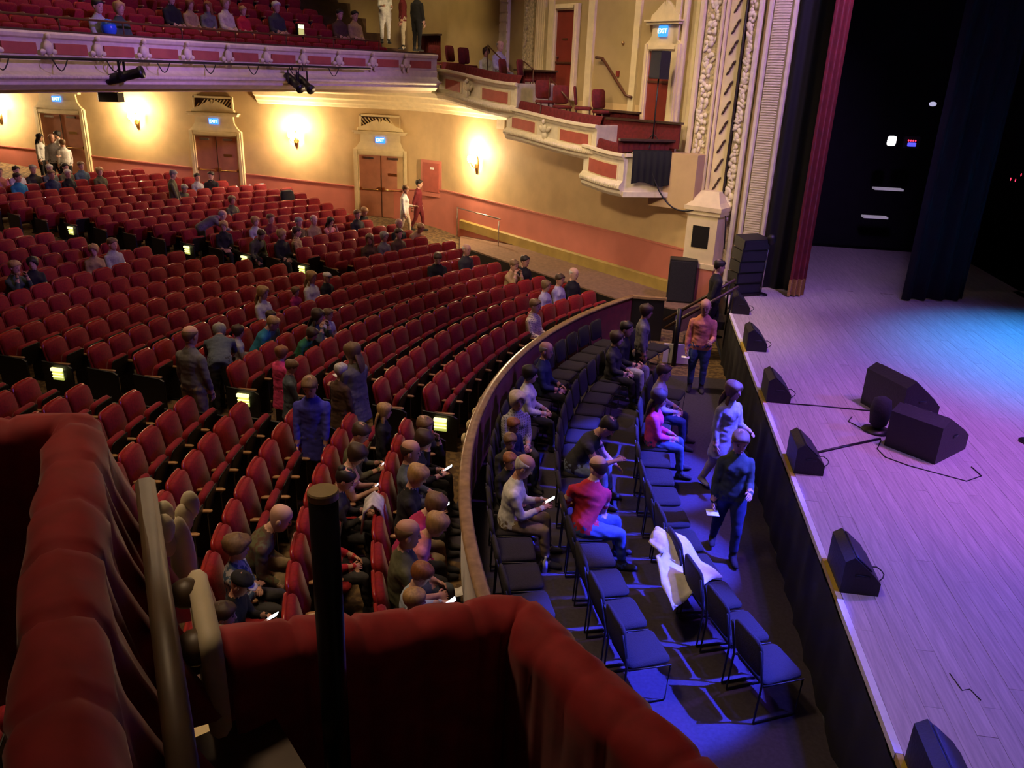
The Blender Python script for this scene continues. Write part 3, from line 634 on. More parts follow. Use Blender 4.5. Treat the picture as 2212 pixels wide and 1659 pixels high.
# loudspeaker on a pole in the lowest box
x, y = .44, 20.42
t = thing('pole_loudspeaker', 'black loudspeaker on a thin pole before the pedimented red door', 'loudspeaker', (x, y, 4.1), R45)
q = MB(); q.loft([[(-.19, -.14, z), (.19, -.14, z), (.17, .14, z), (-.17, .14, z)] for z in (1.54, 2.15)], 0, False); q.build('cabinet', M_SPK, t)
q = MB(); q.box((0, .145, 1.845), (.32, .015, .56)); q.build('grille', M_GRILLE, t)
q = MB(); q.tube([(0, 0, 0), (0, 0, 1.57)], .018); q.build('pole', M_BLACKMETAL, t)
for k in range(3): q = MB(); a = k * 2.1; q.tube([(0, 0, .32), (.3 * math.cos(a), .3 * math.sin(a), 0)], .012); q.build('leg', M_BLACKMETAL, t)
# cable sagging from the box to the frame
q = MB(); P0, P1 = Vector((.35, 20.2, 4.0)), Vector((2.0, 19.75, 2.95))
q.tube([P0.lerp(P1, k / 14) + Vector((0, -.05, -.85 * math.sin(PI * (k / 14) ** .8) * (1 - .2 * k / 14))) for k in range(15)], .018, 6); tag(q.build('sagging_cable', M_CABLE), 'dark cable sagging from the lowest box to the proscenium', 'cable')
q = MB(); q.tube([PT @ Vector((1.56, -.14, z)) for z in (9, 6, 4, 3.1)] + [PT @ Vector((1.75, -.25, 2.6)), PT @ Vector((1.85, -.35, 1.9))], .016, 6); tag(q.build('vertical_cable', M_CABLE), 'dark cable running down the carved frame to the loudspeaker stack', 'cable')
# ------------------------------------------------------------------ theatre seats (local +x faces the stage)
def outline_back(w_, z0, z1):
    out = [(-w_ * .44, z0), (w_ * .44, z0), (w_ * .47, z0 + .12), (w_ * .5, z1 - .16)]
    for k in range(1, 7):
        a = PI / 2 * k / 6; out.append((w_ * .5 - .10 + .10 * math.cos(a), z1 - .10 + .092 * math.sin(a)))
    out.append((0, z1))
    for k in range(0, 6):
        a = PI / 2 + PI / 2 * k / 6; out.append((-w_ * .5 + .10 + .10 * math.cos(a), z1 - .10 + .092 * math.sin(a)))
    return out + [(-w_ * .5, z1 - .16), (-w_ * .47, z0 + .12)]
SL = (-.20, 0, 1)          # recline of the back
def part_back(q, mi=0, T=None): q.slab(outline_back(.475, 0, .56), (-.16, 0, .40), (0, 1, 0), SL, (1, 0, .2), .09, .12, .35, mi, True, T)
def part_shell(q, mi=0, T=None): q.slab(outline_back(.505, -.10, .575), (-.205, 0, .40), (0, 1, 0), SL, (1, 0, .2), .035, .03, .3, mi, True, T)
def part_up(q, mi=0, T=None): q.slab(rrect(.45, .40, .07), (.03, 0, .60), (0, 1, 0), (.26, 0, 1), (1, 0, -.26), .10, .14, .35, mi, True, T)
def part_down(q, mi=0, T=None): q.slab(rrect(.45, .42, .07), (.07, 0, .44), (0, 1, 0), (1, 0, .08), (.08, 0, -1), .10, .14, .35, mi, True, T)
def part_arm(q, mi=0, T=None):
    for s in (-1,): q.slab(rrect(.055, .36, .02), (.03, s * .265, .62), (0, 1, 0), (1, 0, .05), (.05, 0, -1), .035, .15, .3, mi, True, T)
def part_leg(q, mi=0, T=None):
    for s in (-1,): q.box((-.0, s * .265, .30), (.30, .035, .60), mi, T); q.box((-.02, s * .265, .015), (.38, .07, .03), mi, T)
def part_pan(q, mi=0, T=None): q.slab(rrect(.43, .38, .05), (.085, 0, .585), (0, 1, 0), (.26, 0, 1), (1, 0, -.26), .02, .05, .3, mi, False, T)
def proto(fn, name, m):
    q = MB(); fn(q); me = q.mesh(name); me.materials.append(m); return me
SEATPARTS = {'backrest': proto(part_back, 'backrest', M_VELVET), 'back_shell': proto(part_shell, 'back_shell', M_SHELL), 'cushion_up': proto(part_up, 'seat_cushion', M_VELVET),
             'cushion_down': proto(part_down, 'seat_cushion', M_VELVET), 'armrest': proto(part_arm, 'armrest', M_WOODARM), 'standard': proto(part_leg, 'standard', M_BLACKMETAL), 'seat_pan': proto(part_pan, 'seat_pan', M_BLACKMETAL)}
def end_panel(q, mi=0, T=None): q.slab([(-.30, 0), (.27, 0), (.27, .58), (.2, .62), (-.30, .66)], (0, -.30, 0), (1, 0, 0), (0, 0, 1), (0, -1, 0), .04, .02, .3, mi, False, T)  # row-end panel; its black also stands in for shade under the seats
END_ME = proto(end_panel, 'end_panel', M_BLACKMETAL)
q = MB(); q.box((0, -.33, .46), (.20, .02, .22)); AL1 = q.mesh('aisle_light'); AL1.materials.append(M_AISLE)
q = MB(); q.box((0, -.35, .545), (.20, .05, .05)); q.box((0, -.345, .46), (.20, .02, .015)); q.box((0, -.345, .41), (.20, .02, .012)); AL2 = q.mesh('light_lens'); AL2.materials.append(M_AISLEHOT)
def ROWR(i): return 13.6 + .83 * i + .0025 * i * i
SEATS = []      # dict(block,row,idx,x,y,z,rz,end)
def add_row(block, i, R, a_from, a_to, zf=None, ylim=None, sgn=1):
    k = 0; a = a_from; Rc = R - .27
    while (a <= a_to) if sgn > 0 else (a >= a_to):
        x, y = pol(Rc, a)
        if ylim and y > ylim: break
        z = zf if zf is not None else floor_z(*pol(R - .1, a))
        SEATS.append(dict(block=block, row=i, idx=k, x=x, y=y, z=z, rz=-math.radians(a), occ=False, end=(k == 0), sgn=sgn))
        a += sgn * math.degrees(.535 / Rc); k += 1
for i in range(0, 26):
    R = ROWR(i)
    if i < 7: add_row('middle', i, R, 2.9, 35.0 + .2 * i)
    else:
        add_row('middle', i, R, 2.9, 21.3 - (R - 20.4) * .555)
        if i < 23: add_row('far', i, R, 27.2 - (min(R, 30) - 19.1) * .63, 36.6, None, 27.9)
    if i < 14: add_row('near', i, R, math.degrees(math.asin(-.80 / R)), -38, None, None, -1)
for j in range(5): add_row('balcony', j, 23.25 + .95 * j, -7, 37.5 - j * .8, [5.40, 5.80, 6.22, 6.66, 7.12][j])
SEATS = [s for s in SEATS if in_view((s['x'], s['y'], s['z'] + .7), 70)]
for s in SEATS: s['d'] = in_view((s['x'], s['y'], s['z'] + .7), 80)
def nearest_seat(x, y, block=None):
    c = [s for s in SEATS if not s['occ'] and (block is None and s['block'] != 'balcony' or s['block'] == block)]
    s = min(c, key=lambda s: (s['x'] - x) ** 2 + (s['y'] - y) ** 2); s['occ'] = True; return s
LIGHTS = {('middle', 0), ('middle', 4), ('middle', 8), ('far', 9), ('far', 11), ('far', 13), ('far', 17)}
def build_seats():
    order = sorted(SEATS, key=lambda s: s['d'] - (50 if s['idx'] == 0 and (s['block'], s['row']) in LIGHTS else 0))
    rest = MB(); RUN = {}
    for s in SEATS: RUN[(s['block'], s['row'])] = min(RUN.get((s['block'], s['row']), 99), s['idx'])
    for n, s in enumerate(order):
        T = Matrix.Translation((s['x'], s['y'], s['z'])) @ Matrix.Rotation(s['rz'], 4, 'Z')
        if n < 300:
            ends = RUN[(s['block'], s['row'])]
            side = {'middle': 'centre aisle', 'near': 'centre aisle', 'far': 'far aisle', 'balcony': 'left edge'}[s['block']]
            n_ = s['idx'] - ends
            if ends > 0: side = 'left edge'
            lab = 'red theatre seat, %s from the %s, %s row of the %s block' % (ORD[n_ + 1], side, ORD[s['row'] + (-6 if s['block'] == 'far' else 1)], s['block'])
            if s['occ']: lab = lab.replace('red theatre', 'occupied red')
            t = thing('theatre_chair', lab, 'chair', (s['x'], s['y'], s['z']), s['rz'], 'red theatre seats of the orchestra')
            for nm in ('backrest', 'back_shell', 'armrest', 'standard'): link(nm, SEATPARTS[nm], t)
            link('seat_cushion', SEATPARTS['cushion_down' if s['occ'] else 'cushion_up'], t)
            if not s['occ'] and s['block'] != 'balcony': link('seat_pan', SEATPARTS['seat_pan'], t)
            if s['idx'] == 0:
                e = link('end_panel', END_ME, t); e.scale = (1, s['sgn'], 1)
                if (s['block'], s['row']) in LIGHTS:
                    l = link('aisle_light', AL1, t); link('light_lens', AL2, l)
        else:
            part_back(rest, 0, T); part_shell(rest, 1, T); part_arm(rest, 2, T); part_leg(rest, 3, T)
            (part_down if s['occ'] else part_up)(rest, 0, T)
            if s['idx'] == 0: end_panel(rest, 3, T)
    rest.build('theatre_chairs', [M_VELVET, M_SHELL, M_WOODARM, M_BLACKMETAL], None, None, 0, 'distant rows of red theatre seats at the back and in the balcony', 'chairs', None, 'stuff')
    print('seats', len(SEATS))
    for a, j in [(7.5, 0), (28.2, 1)]:
        pass

# ------------------------------------------------------------------ loose red chairs in the boxes
def box_chair(label, x, y, z, rz):
    t = thing('box_chair', label, 'chair', (x, y, z), rz, 'loose red chairs in the opposite boxes')
    q = MB(); q.slab(rrect(.44, .44, .05), (0, 0, .46), (0, 1, 0), (1, 0, 0), (0, 0, -1), .08, .1, .3); q.build('seat', M_VAL, t)
    q = MB(); q.slab(rrect(.42, .46, .08), (-.22, 0, .76), (0, 1, 0), (-.15, 0, 1), (1, 0, .15), .06, .1, .3); q.build('backrest', M_VAL, t)
    for a in (-1, 1):
        for b in (-1, 1): q = MB(); q.tube([(a * .19, b * .19, 0), (a * .17, b * .17, .44)], .018, 6); q.build('leg', M_DARKWOOD, t)
rs = random.Random(3)
for k, (s, o, z, lab) in enumerate([(8.9, 1.2, 5.35, 'leftmost loose red chair at the balcony end'), (8.2, 1.0, 5.35, 'loose red chair second along the balcony end'), (7.5, 1.0, 5.3, 'loose red chair left of the seated pair in the upper box'), (5.4, 1.0, 5.0, 'loose red chair right of the seated pair in the upper box'), (4.7, .9, 5.0, 'loose red chair below the short handrail'),
                                     (3.5, 1.2, 4.5, 'leftmost red chair in the middle box'), (2.9, 1.1, 4.4, 'second red chair in the middle box'), (2.3, .9, 4.4, 'third red chair in the middle box'), (1.7, .75, 4.35, 'rightmost red chair in the middle box')]):
    x, y, _ = sp(s, o, 0); box_chair(lab, x, y, z, math.radians(-45 + rs.uniform(-25, 60)))

# ------------------------------------------------------------------ pit rail
RAIL = [pol(12.62, -34 + 1.2 * i) for i in range(58)]
RN = [((p[0] - CX) / 12.62, (p[1] - CY) / 12.62) for p in RAIL]
rail = tag(link('pit_rail', None), 'curved wooden rail and red panelled barrier round the pit', 'barrier')
q = MB(); sweep(q, RAIL, [(-.07, .97), (-.075, 1.0), (-.05, 1.02), (.05, 1.02), (.075, 1.0), (.07, .97)], nrm=RN, closed=True, smooth=True); q.build('rail_cap', M_RAILWOOD, rail)
q = MB(); sweep(q, RAIL, [(.03, 0), (.03, .97)], nrm=RN); sweep(q, RAIL, [(-.03, .97), (-.03, 0)], nrm=RN)
q.build('barrier_panel', M_CURT, rail)
e = RAIL[-1]; q = MB(); q.box(((e[0] + 1.05) / 2, e[1] - .06, 1.0), (1.05 - e[0], .12, .05)); q.build('end_cap', M_RAILWOOD, rail)
q = MB(); q.box(((e[0] + 1.0) / 2, e[1] - .06, .48), (1.0 - e[0], .06, .96)); q.build('end_panel', M_BLACKMETAL, rail)
for k in range(5):
    x, y = pol(12.74, -3.6 + k * 2.1); q = MB(); q.ell((x, y, .80), (.05, .07, .09), 8, 6); q.build('rosette', M_CREAM, rail)

# ------------------------------------------------------------------ black stacking chairs in the pit
q = MB(); q.slab(rrect(.47, .45, .06), (.02, 0, .46), (0, 1, 0), (1, 0, .04), (.04, 0, -1), .07, .12, .3); PC_SEAT = q.mesh('seat'); PC_SEAT.materials.append(M_CHAIRFAB)
q = MB(); q.slab(rrect(.45, .40, .08), (-.25, 0, .72), (0, 1, 0), (-.16, 0, 1), (1, 0, .16), .05, .12, .3); PC_BACK = q.mesh('backrest'); PC_BACK.materials.append(M_CHAIRFAB)
def pc_leg(s):
    q = MB(); y = s * .235; q.tube([(-.30, y, .86), (-.22, y, .46), (-.24, y, .02), (.22, y, .02), (.24, y, .43), (-.2, y, .44)], .012, 6); me = q.mesh('sled_leg'); me.materials.append(M_BLACKMETAL); return me
PC_L = [pc_leg(-1), pc_leg(1)]
PIT = []
for ri, (R, a0, a1) in enumerate([(12.05, -22, 27), (11.15, -23.5, 28), (10.02, -26.2, 15)]):
    a = a0; k = 0
    while a < a1:
        x, y = pol(R, a); PIT.append(dict(row=ri, idx=k, x=x, y=y, z=0, rz=-math.radians(a), occ=False)); a += math.degrees(.55 / R); k += 1
def nearest_pit(x, y):
    s = min([s for s in PIT if not s['occ']], key=lambda s: (s['x'] - x) ** 2 + (s['y'] - y) ** 2); s['occ'] = True; return s
def build_pit():
    rn = ['row against the rail', 'middle pit row', 'pit row nearest the stage']
    for s in PIT:
        lab = '%sblack padded pit chair, %s from the near end, %s' % ('occupied ' if s['occ'] else '', ORD[s['idx'] + 1], rn[s['row']])
        t = thing('pit_chair', lab, 'chair', (s['x'], s['y'], 0), s['rz'], 'black stacking chairs in the pit')
        link('seat', PC_SEAT, t); link('backrest', PC_BACK, t)
        for l in PC_L: link('sled_leg', l, t)
# ------------------------------------------------------------------ stage equipment
def monitor(x, y, label, w_=.36, l_=.56, h_=.40, rz=0, name='stage_monitor', group='small monitors along the stage edge', cat='loudspeaker'):
    """wedge: local +x away from the audience, slanted grille on top"""
    t = thing(name, label, cat, (x, y, 1.1), rz, group)
    q = MB(); pr = [(-w_ / 2, 0), (w_ / 2, 0), (w_ / 2, h_ * .35), (w_ * .30, h_ * .55), (-w_ * .28, h_), (-w_ / 2, h_ * .86)]
    q.loft([[(a, yy, b) for a, b in pr] for yy in (-l_ / 2, l_ / 2)], 0, False); q.build('cabinet', M_SPK, t)
    q = MB(); a, b = Vector((w_ * .30, 0, h_ * .55)), Vector((-w_ * .28, 0, h_)); d = (b - a); nrm = Vector((-d.z, 0, d.x)).normalized() * -1
    if nrm.z < 0: nrm = -nrm
    q.slab(rrect(l_ * .88, d.length * .84, .02), (a + b) / 2 + nrm * .008, (0, 1, 0), d.normalized(), nrm, .02, .02, .3, 0, False); q.build('grille', M_GRILLE, t)
    q = MB(); q.tube([(w_ * .5, l_ * .2 - .05 * math.cos(k), .1 + .0 * k) for k in (0, 1)] + [(w_ * .5 + .12 * math.sin(PI * k / 6), l_ * .2 - .35 * l_ * k / 6, .13 - .02 * k) for k in range(1, 7)], .007, 5); q.build('cable', M_CABLE, t)
    q = MB(); q.slab(rrect(.14, .035, .015), (0, -l_ / 2 - .004, h_ * .5), (1, 0, 0), (0, 0, 1), (0, 1, 0), .012, .05, .3); q.build('handle', M_BLACKMETAL, t)
    return t
for y, lab in [(17.15, 'small black monitor at the far end of the stage edge'), (14.68, 'small black monitor second from the far end of the stage edge'), (12.18, 'small black monitor at the stage edge, cable leading to the upper wedge'), (9.78, 'small black monitor at the stage edge, cable leading to the lower wedge'), (7.25, 'lone small black monitor on the blue-lit near part of the stage edge'), (4.62, 'small black monitor cut off by the bottom edge of the picture')]:
    monitor(2.53, y, lab)
monitor(4.30, 11.98, 'large black wedge monitor with its slanted face toward the far wing', .66, .86, .66, math.radians(24), 'floor_monitor', 'large wedge monitors on the stage')
monitor(4.30, 10.72, 'large black wedge monitor nearest the camera, resting on the purple-lit boards', .86, .70, .60, math.radians(46), 'floor_monitor', 'large wedge monitors on the stage')
t = thing('microphone_stand', 'short dark stand with cloth-wrapped head between the two large wedges', 'stand', (3.78, 11.15, 1.1), 0)
q = MB(); q.lathe([(.20, 0), (.20, .02), (.05, .05)], 14); q.build('base', M_BLACKMETAL, t)
q = MB(); q.lathe([(.05, .05), (.12, .12), (.15, .32), (.12, .48), (.05, .52)], 10); q.build('padded_head', M_BLACKFAB, t)
def cable(name, lab, pts, r=.012):
    q = MB(); q.tube(pts, r, 6); tag(q.build(name, M_CABLE), lab, 'cable')
cable('stage_cable', 'taped dark cable running from the edge monitor to the upper wedge', [(2.65, 11.9, 1.106), (3.1, 11.92, 1.106), (3.9, 11.9, 1.106)])
cable('stage_cable', 'dark cable running from the edge monitor to the lower wedge', [(2.72, 10.15, 1.106), (3.2, 10.48, 1.106), (3.75, 10.85, 1.106)], .02)
cable('stage_cable', 'thin curling cable on the boards beside the lower wedge', [(3.75, 10.8, 1.106), (3.62, 10.5, 1.106), (3.66, 10.25, 1.106), (3.9, 10.05, 1.106), (4.5, 9.75, 1.106), (4.75, 9.95, 1.106), (4.72, 10.2, 1.106)], .008)
cable('stage_cable', 'thin looping cable left of the two wedges', [(3.55, 11.6, 1.106), (3.45, 11.4, 1.106), (3.6, 11.15, 1.106), (3.8, 10.95, 1.106)], .008)
q = MB(); q.slab(rrect(.10, .16, .03), (0, 0, .03), (1, 0, 0), (0, 1, 0), (0, 0, 1), .06, .2, .3); tag(q.build('floor_pocket', M_BLACKMETAL, None, (5.78, 11.2, 1.1), .4), 'small dark object on the boards at the right edge', 'object')
cable('scuff_mark_cord', 'short crooked black cord lying on the blue-lit boards', [(3.02, 5.95, 1.104), (3.05, 5.75, 1.104), (3.12, 5.78, 1.104), (3.16, 5.66, 1.104)], .005)
# loudspeaker stack by the proscenium
t = thing('loudspeaker_stack', 'dark stack of angled line loudspeakers at the far end of the stage', 'loudspeaker', (2.78, 18.75, 1.1), math.radians(-60))
for k in range(5):
    T = Matrix.Translation((.03 * k - .05, 0, .12 + k * .27)) @ Matrix.Rotation(math.radians(4 * k - 8), 4, 'Y')
    q = MB(); q.loft([[(-.22, -.30, z), (.22, -.36, z), (.22, .36, z), (-.22, .30, z)] for z in (-.12, .12)], 0, False, T=T); c = q.build('cabinet', M_SPK, t)
    q = MB(); q.box((.225, 0, 0), (.012, .66, .2), 0, T); q.build('grille', M_GRILLE, c)
q = MB(); q.box((0, 0, .02), (.6, .8, .05)); q.build('base', M_BLACKMETAL, t)
t = thing('work_light_stand', 'thin stand with a black lamp head beside the loudspeaker stack', 'lamp stand', (3.18, 18.7, 1.1), 0)
q = MB(); q.tube([(0, 0, .02), (.03, 0, 1.2)], .015); q.build('pole', M_STEEL, t)
q = MB(); q.lathe([(.16, 0), (.16, .02), (.02, .04)], 12); q.build('base', M_BLACKMETAL, t)
q = MB(); q.ell((.06, -.03, 1.28), (.11, .10, .13)); q.build('lamp_head', M_BLACKMETAL, t)
# big loudspeaker on the ramp
t = thing('loudspeaker', 'tall black loudspeaker standing on the ramp against the rose wall', 'loudspeaker', (1.45, 19.74, .55), math.radians(-92))
q = MB(); q.slab(rrect(.66, 1.06, .02), (0, 0, .53), (0, 1, 0), (0, 0, 1), (1, 0, 0), .42, .01, .1, 0, False); q.build('cabinet', M_SPK, t)
q = MB(); q.slab(rrect(.60, .98, .02), (.215, 0, .53), (0, 1, 0), (0, 0, 1), (1, 0, 0), .02, .01, .3, 0, False); q.build('grille', M_BLACKFAB, t)
# stage stairs with handrails
t = thing('stage_stairs', 'dark stairs with twin sloping handrails up to the far end of the stage', 'stairs', (0, 0, 0), 0)
for k in range(5):
    q = MB(); x = 1.28 + .19 * k; q.box((x + .1, 17.2, .09 + .18 * k), (.2, .62, .18)); q.build('step', M_BLACKMETAL, t)
for y, dz in ((16.9, 0), (17.5, .0)):
    q = MB(); q.tube([(1.0, y, .66 + dz), (2.42, y, 1.69 + dz)], .035); h_ = q.build('handrail', M_DARKWOOD, t)
    for x, z0, z1 in [(1.25, 0, .84), (2.3, .9, 1.6)]: q = MB(); q.tube([(x, y, z0), (x, y, z1 + dz)], .022); q.build('post', M_BLACKMETAL, h_)
q = MB(); q.box((1.28, 16.5, .24), (.55, .05, .42)); tag(q.build('pale_board', M_WHITE), 'small pale board standing on the pit floor behind the man in salmon', 'board')
q = MB(); q.tube([(1.24, 16.4, 0), (1.24, 16.4, 1.25)], .05); tag(q.build('barrier_post', M_BLACKMETAL), 'dark upright post on the pit floor by the pale board', 'post')

# ------------------------------------------------------------------ curtains and backstage
def curtain(name, label, pts, z0, z1, m, amp=.06, per=.22, n=60, fringe=False):
    t = thing(name, label, 'curtain')
    P = [Vector(p) for p in pts]; seg = P[-1] - P[0]; L = seg.length; nn = Vector((seg.y, -seg.x)).normalized()
    rings = []
    for i in range(n + 1):
        p = P[0] + seg * i / n; a = amp * math.sin(2 * PI * L * i / n / per) + amp * .3 * math.sin(7.3 * i / n * L)
        rings.append([(p.x + nn.x * a * k, p.y + nn.y * a * k, z) for z, k in [(z0, 1.1), (z0 + 3, 1), (z1, .7)]])
    q = MB(); q.loft(rings, 0, True, (False, False), closed=False); q.build('cloth', m, t)
    if fringe:
        q = MB(); q.loft([[(r[0][0], r[0][1], z) for z in (z0, z0 + .38)] for r in [[(x[0] - .012, x[1] - .012, 0)] for x in [rr[0] for rr in rings]]], 0, True, (False, False), closed=False); q.build('gold_fringe', M_GOLD, t)
    return t
curtain('house_curtain', 'narrow dark red velvet curtain with gold fringe at the stage side', [(3.78, 18.70), (4.15, 18.85)], 1.13, 14, M_CURT, .045, .13, 40, True)
curtain('masking_curtain', 'black masking curtain between the proscenium and the red curtain', [(3.25, 19.5), (4.2, 19.2)], 1.12, 14, M_BLACKCURT, .05, .3)
curtain('masking_curtain', 'black masking curtain hanging deeper in the wing, fold catching blue light', [(6.4, 19.15), (7.9, 19.5)], 1.12, 14, M_BLACKCURT, .08, .4)
curtain('masking_curtain', 'black masking curtain at the far right of the dark stage', [(9.2, 19.4), (12.5, 19.4)], 1.12, 14, M_BLACKCURT, .08, .4)
q = MB(); q.box((9, 26.5, 7), (20, .3, 15)); q.box((16.2, 11, 7), (.3, 32, 15)); q.build('wall_backstage', M_BLACKCURT, kind='structure', label='black walls behind the stage')
q = MB(); q.tube([PT @ Vector((2.78, -.05, z)) for z in (.95, 14)], .018, 6); tag(q.build('hanging_line', M_WHITE), 'thin pale line hanging down beside the proscenium edge', 'rope')
def glow(name, lab, x, y, z, w_, h_, m, cat='lamp'):
    t = thing(name, lab, cat, (x, y, z), 0)
    q = MB(); q.slab(rrect(w_ + .06, h_ + .06, .02), (0, .05, 0), (1, 0, 0), (0, 0, 1), (0, -1, 0), .1, .05, .3); q.build('housing', M_BLACKMETAL, t)
    q = MB(); q.slab(rrect(w_, h_, min(w_, h_) * .25), (0, -.01, 0), (1, 0, 0), (0, 0, 1), (0, -1, 0), .02, .05, .3); q.build('face', m, t)
glow('work_lamp', 'bright white work lamp glowing in the dark wing', 6.90, 24.0, 4.30, .22, .25, M_WORKLAMP)
t = thing('led_unit', 'small unit with red and blue indicator lights in the dark wing', 'electronics', (7.43, 24.0, 4.28), 0)
q = MB(); q.box((0, .1, 0), (.4, .2, .3)); q.build('case', M_BLACKMETAL, t)
for k in range(4): q = MB(); q.ell((-.10 + .06 * k, -.01, .05), (.02, .02, .025), 6, 4); q.build('red_led', M_LEDRED, t)
q = MB(); q.slab(rrect(.22, .10, .02), (0, -.01, -.05), (1, 0, 0), (0, 0, 1), (0, -1, 0), .02, .05, .3); q.build('blue_display', M_LEDBLUE, t)
t = thing('led_unit', 'three tiny red indicator lights at the right of the dark stage', 'electronics', (9.5, 22.5, 3.6), 0)
for dx, dz in [(0, 0), (.12, -.02), (.22, .12)]: q = MB(); q.ell((dx, 0, dz), (.012, .012, .04), 6, 4); q.build('red_led', M_LEDRED, t)
M_SHELFGLOW = mat('shelf_glow_metal', (.6, .55, .6), .4, emit=(.34, .30, .36), estr=.5)  # emission stands in for light falling on the shelf edges
for lab, x, z, w_, m in [('upper pale self-glowing shelf edge in the dark wing', 7.05, 3.03, .75, M_SHELFGLOW), ('lower pale self-glowing shelf edge in the dark wing', 6.85, 2.25, .65, M_SHELFGLOW)]:
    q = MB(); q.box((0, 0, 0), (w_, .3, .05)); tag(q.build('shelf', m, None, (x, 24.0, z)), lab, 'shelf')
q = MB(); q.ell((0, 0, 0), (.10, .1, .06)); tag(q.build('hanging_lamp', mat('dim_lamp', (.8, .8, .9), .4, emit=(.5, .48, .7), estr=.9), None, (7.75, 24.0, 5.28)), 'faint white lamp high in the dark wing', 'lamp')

# ------------------------------------------------------------------ foreground: this side's boxes
UB = Vector((.70711, .70711, 0)); NB = Vector((-.70711, .70711, 0))       # along the near wall to the stage, out into the hall
def velvet_rail(name, label, pts, r, inner, outer, ruffle, seed, tie=.26):
    """velvet thrown over a rail: roll on top, cloth hanging on both sides; pts (x,y,z), outer side = left of the path"""
    rr = random.Random(seed); P = [Vector(p) for p in pts]
    acc = [0]
    for a, b in zip(P, P[1:]): acc.append(acc[-1] + (b - a).length)
    L = acc[-1]; n = max(24, int(L / .02)); rings = []
    ph = [rr.uniform(0, 6.28) for _ in range(6)]
    for i in range(n + 1):
        s = L * i / n; k = max(j for j in range(len(acc)) if acc[j] <= s + 1e-9); k = min(k, len(P) - 2)
        f_ = (s - acc[k]) / (acc[k + 1] - acc[k]); c = P[k].lerp(P[k + 1], f_)
        d0 = (P[k + 1] - P[k]).normalized()
        d = d0.copy()
        for kk, w_ in ((k - 1, max(0, .5 - f_ * (acc[k + 1] - acc[k]) / .12 * .5)), (k + 1, max(0, .5 - (1 - f_) * (acc[k + 1] - acc[k]) / .12 * .5))):
            if 0 <= kk < len(P) - 1: d += (P[kk + 1] - P[kk]).normalized() * w_ * 2
        d.normalize(); lat = Vector((-d.y, d.x, 0)).normalized()
        u = (s / tie + .12 * math.sin(3 * s + ph[0])) % 1.0
        crease = -.22 * math.exp(-((min(u, 1 - u)) / .05) ** 2)
        R_ = r * (1 + crease + .035 * math.sin(11 * s + ph[1]) + .015 * math.sin(41 * s + ph[2]))
        wv = math.sin(2 * PI * s / (tie * .9) + ph[3]) + .5 * math.sin(2 * PI * s / (tie * .37) + ph[4])
        ring = []
        for h in (1.0, .7, .4, .15): ring.append(c - lat * (R_ * .95 + .012 * wv * h) + Vector((0, 0, -inner * h)))
        for k2 in range(9):
            a = PI - PI * k2 / 8
            sk = .006 * math.sin(5 * a + 19 * s + ph[5]) * r / .1
            ring.append(c + lat * ((R_ + sk) * math.cos(a)) + Vector((0, 0, (R_ + sk) * math.sin(a))))
        for h in (.12, .3, .55, .8, 1.0): ring.append(c + lat * (R_ * .95 + ruffle * h ** 1.2 * (.55 + .45 * wv) * 1.0) + Vector((0, 0, -outer * h * (1 + .05 * wv))))
        rings.append([tuple(p) for p in ring])
    q = MB(); q.loft(rings, 0, True, (False, False), closed=False)
    o = q.build(name, M_DRAPE); tag(o, label, 'drape'); 
    md = o.modifiers.new('thick', 'SOLIDIFY'); md.thickness = .012
    return o
# box rail at the left, with the corner that turns along the box front
velvet_rail('velvet_drape', 'crimson velvet drape rolled over the box rail at the left', [(-3.3, .0, 4.74), (-1.60, 1.66, 4.74), (-1.401, 1.762, 4.74), (-1.188, 1.439, 4.74), (-1.006, 1.161, 4.74), (-0.767, 0.828, 4.74), (-0.616, 0.629, 4.74)], .064, .75, .46, .17, 5, .22)
velvet_rail('velvet_drape', 'crimson velvet drape over the lower box rail in the foreground', [(-.95, 1.58, 4.22), (-.88, 1.66, 4.20), (-.60, 1.91, 4.08), (-.32, 2.14, 4.01), (-.23, 2.16, 4.00), (.40, 1.48, 3.99), (.9, .95, 3.99)], .085, .78, .55, .05, 11, .19)
# wooden ledge of the box with its plaster ornaments
bx = tag(link('box_side_wall', None), 'cream box side with grey-brown wooden ledge and plaster scrolls below the drape', 'box wall')
q = MB(); d = Vector((.57, -.83, 0)).normalized(); l_ = Vector((-d.y, d.x, 0)); p0, p1 = Vector((-1.26, 1.82, 4.6)), Vector((-.52, .74, 4.6))
q.loft([[tuple(p + l_ * a + Vector((0, 0, b))) for a, b in [(-.022, -.05), (-.026, .0), (-.015, .012), (.015, .012), (.026, .0), (.022, -.05)]] for p in (p0, p1)], 0, True); q.build('ledge', M_LEDGE, bx)
q = MB(); q.loft([[tuple(p + l_ * a + Vector((0, 0, b))) for a, b in [(-.02, -.9), (-.02, -.03), (.02, -.03), (.02, -.9)]] for p in (p0, p1)], 0, False); q.build('side_board', M_CREAM, bx)
for k, (s, z, r_) in enumerate([(.26, 4.44, .045), (.41, 4.42, .05)]):
    p = p0.lerp(p1, s) + l_ * .06; q = MB(); q.ell((p.x, p.y, z), (r_, r_, r_ * .8), 12, 8); q.build('bracket_knob', M_LEDGE, bx)
q = MB(); pp = p0 + l_ * .08
for k in range(7): q.ell((pp.x + .02 * math.cos(k), pp.y - .022 * k + .02, 4.50 - .03 * (k % 3)), (.028, .028, .045), 8, 6)
q.ell((pp.x + .03, pp.y - .06, 4.36), (.035, .035, .15), 10, 8); q.ell((pp.x + .06, pp.y - .12, 4.28), (.025, .025, .07), 8, 6)
q.build('plaster_scroll', M_CREAMW, bx)
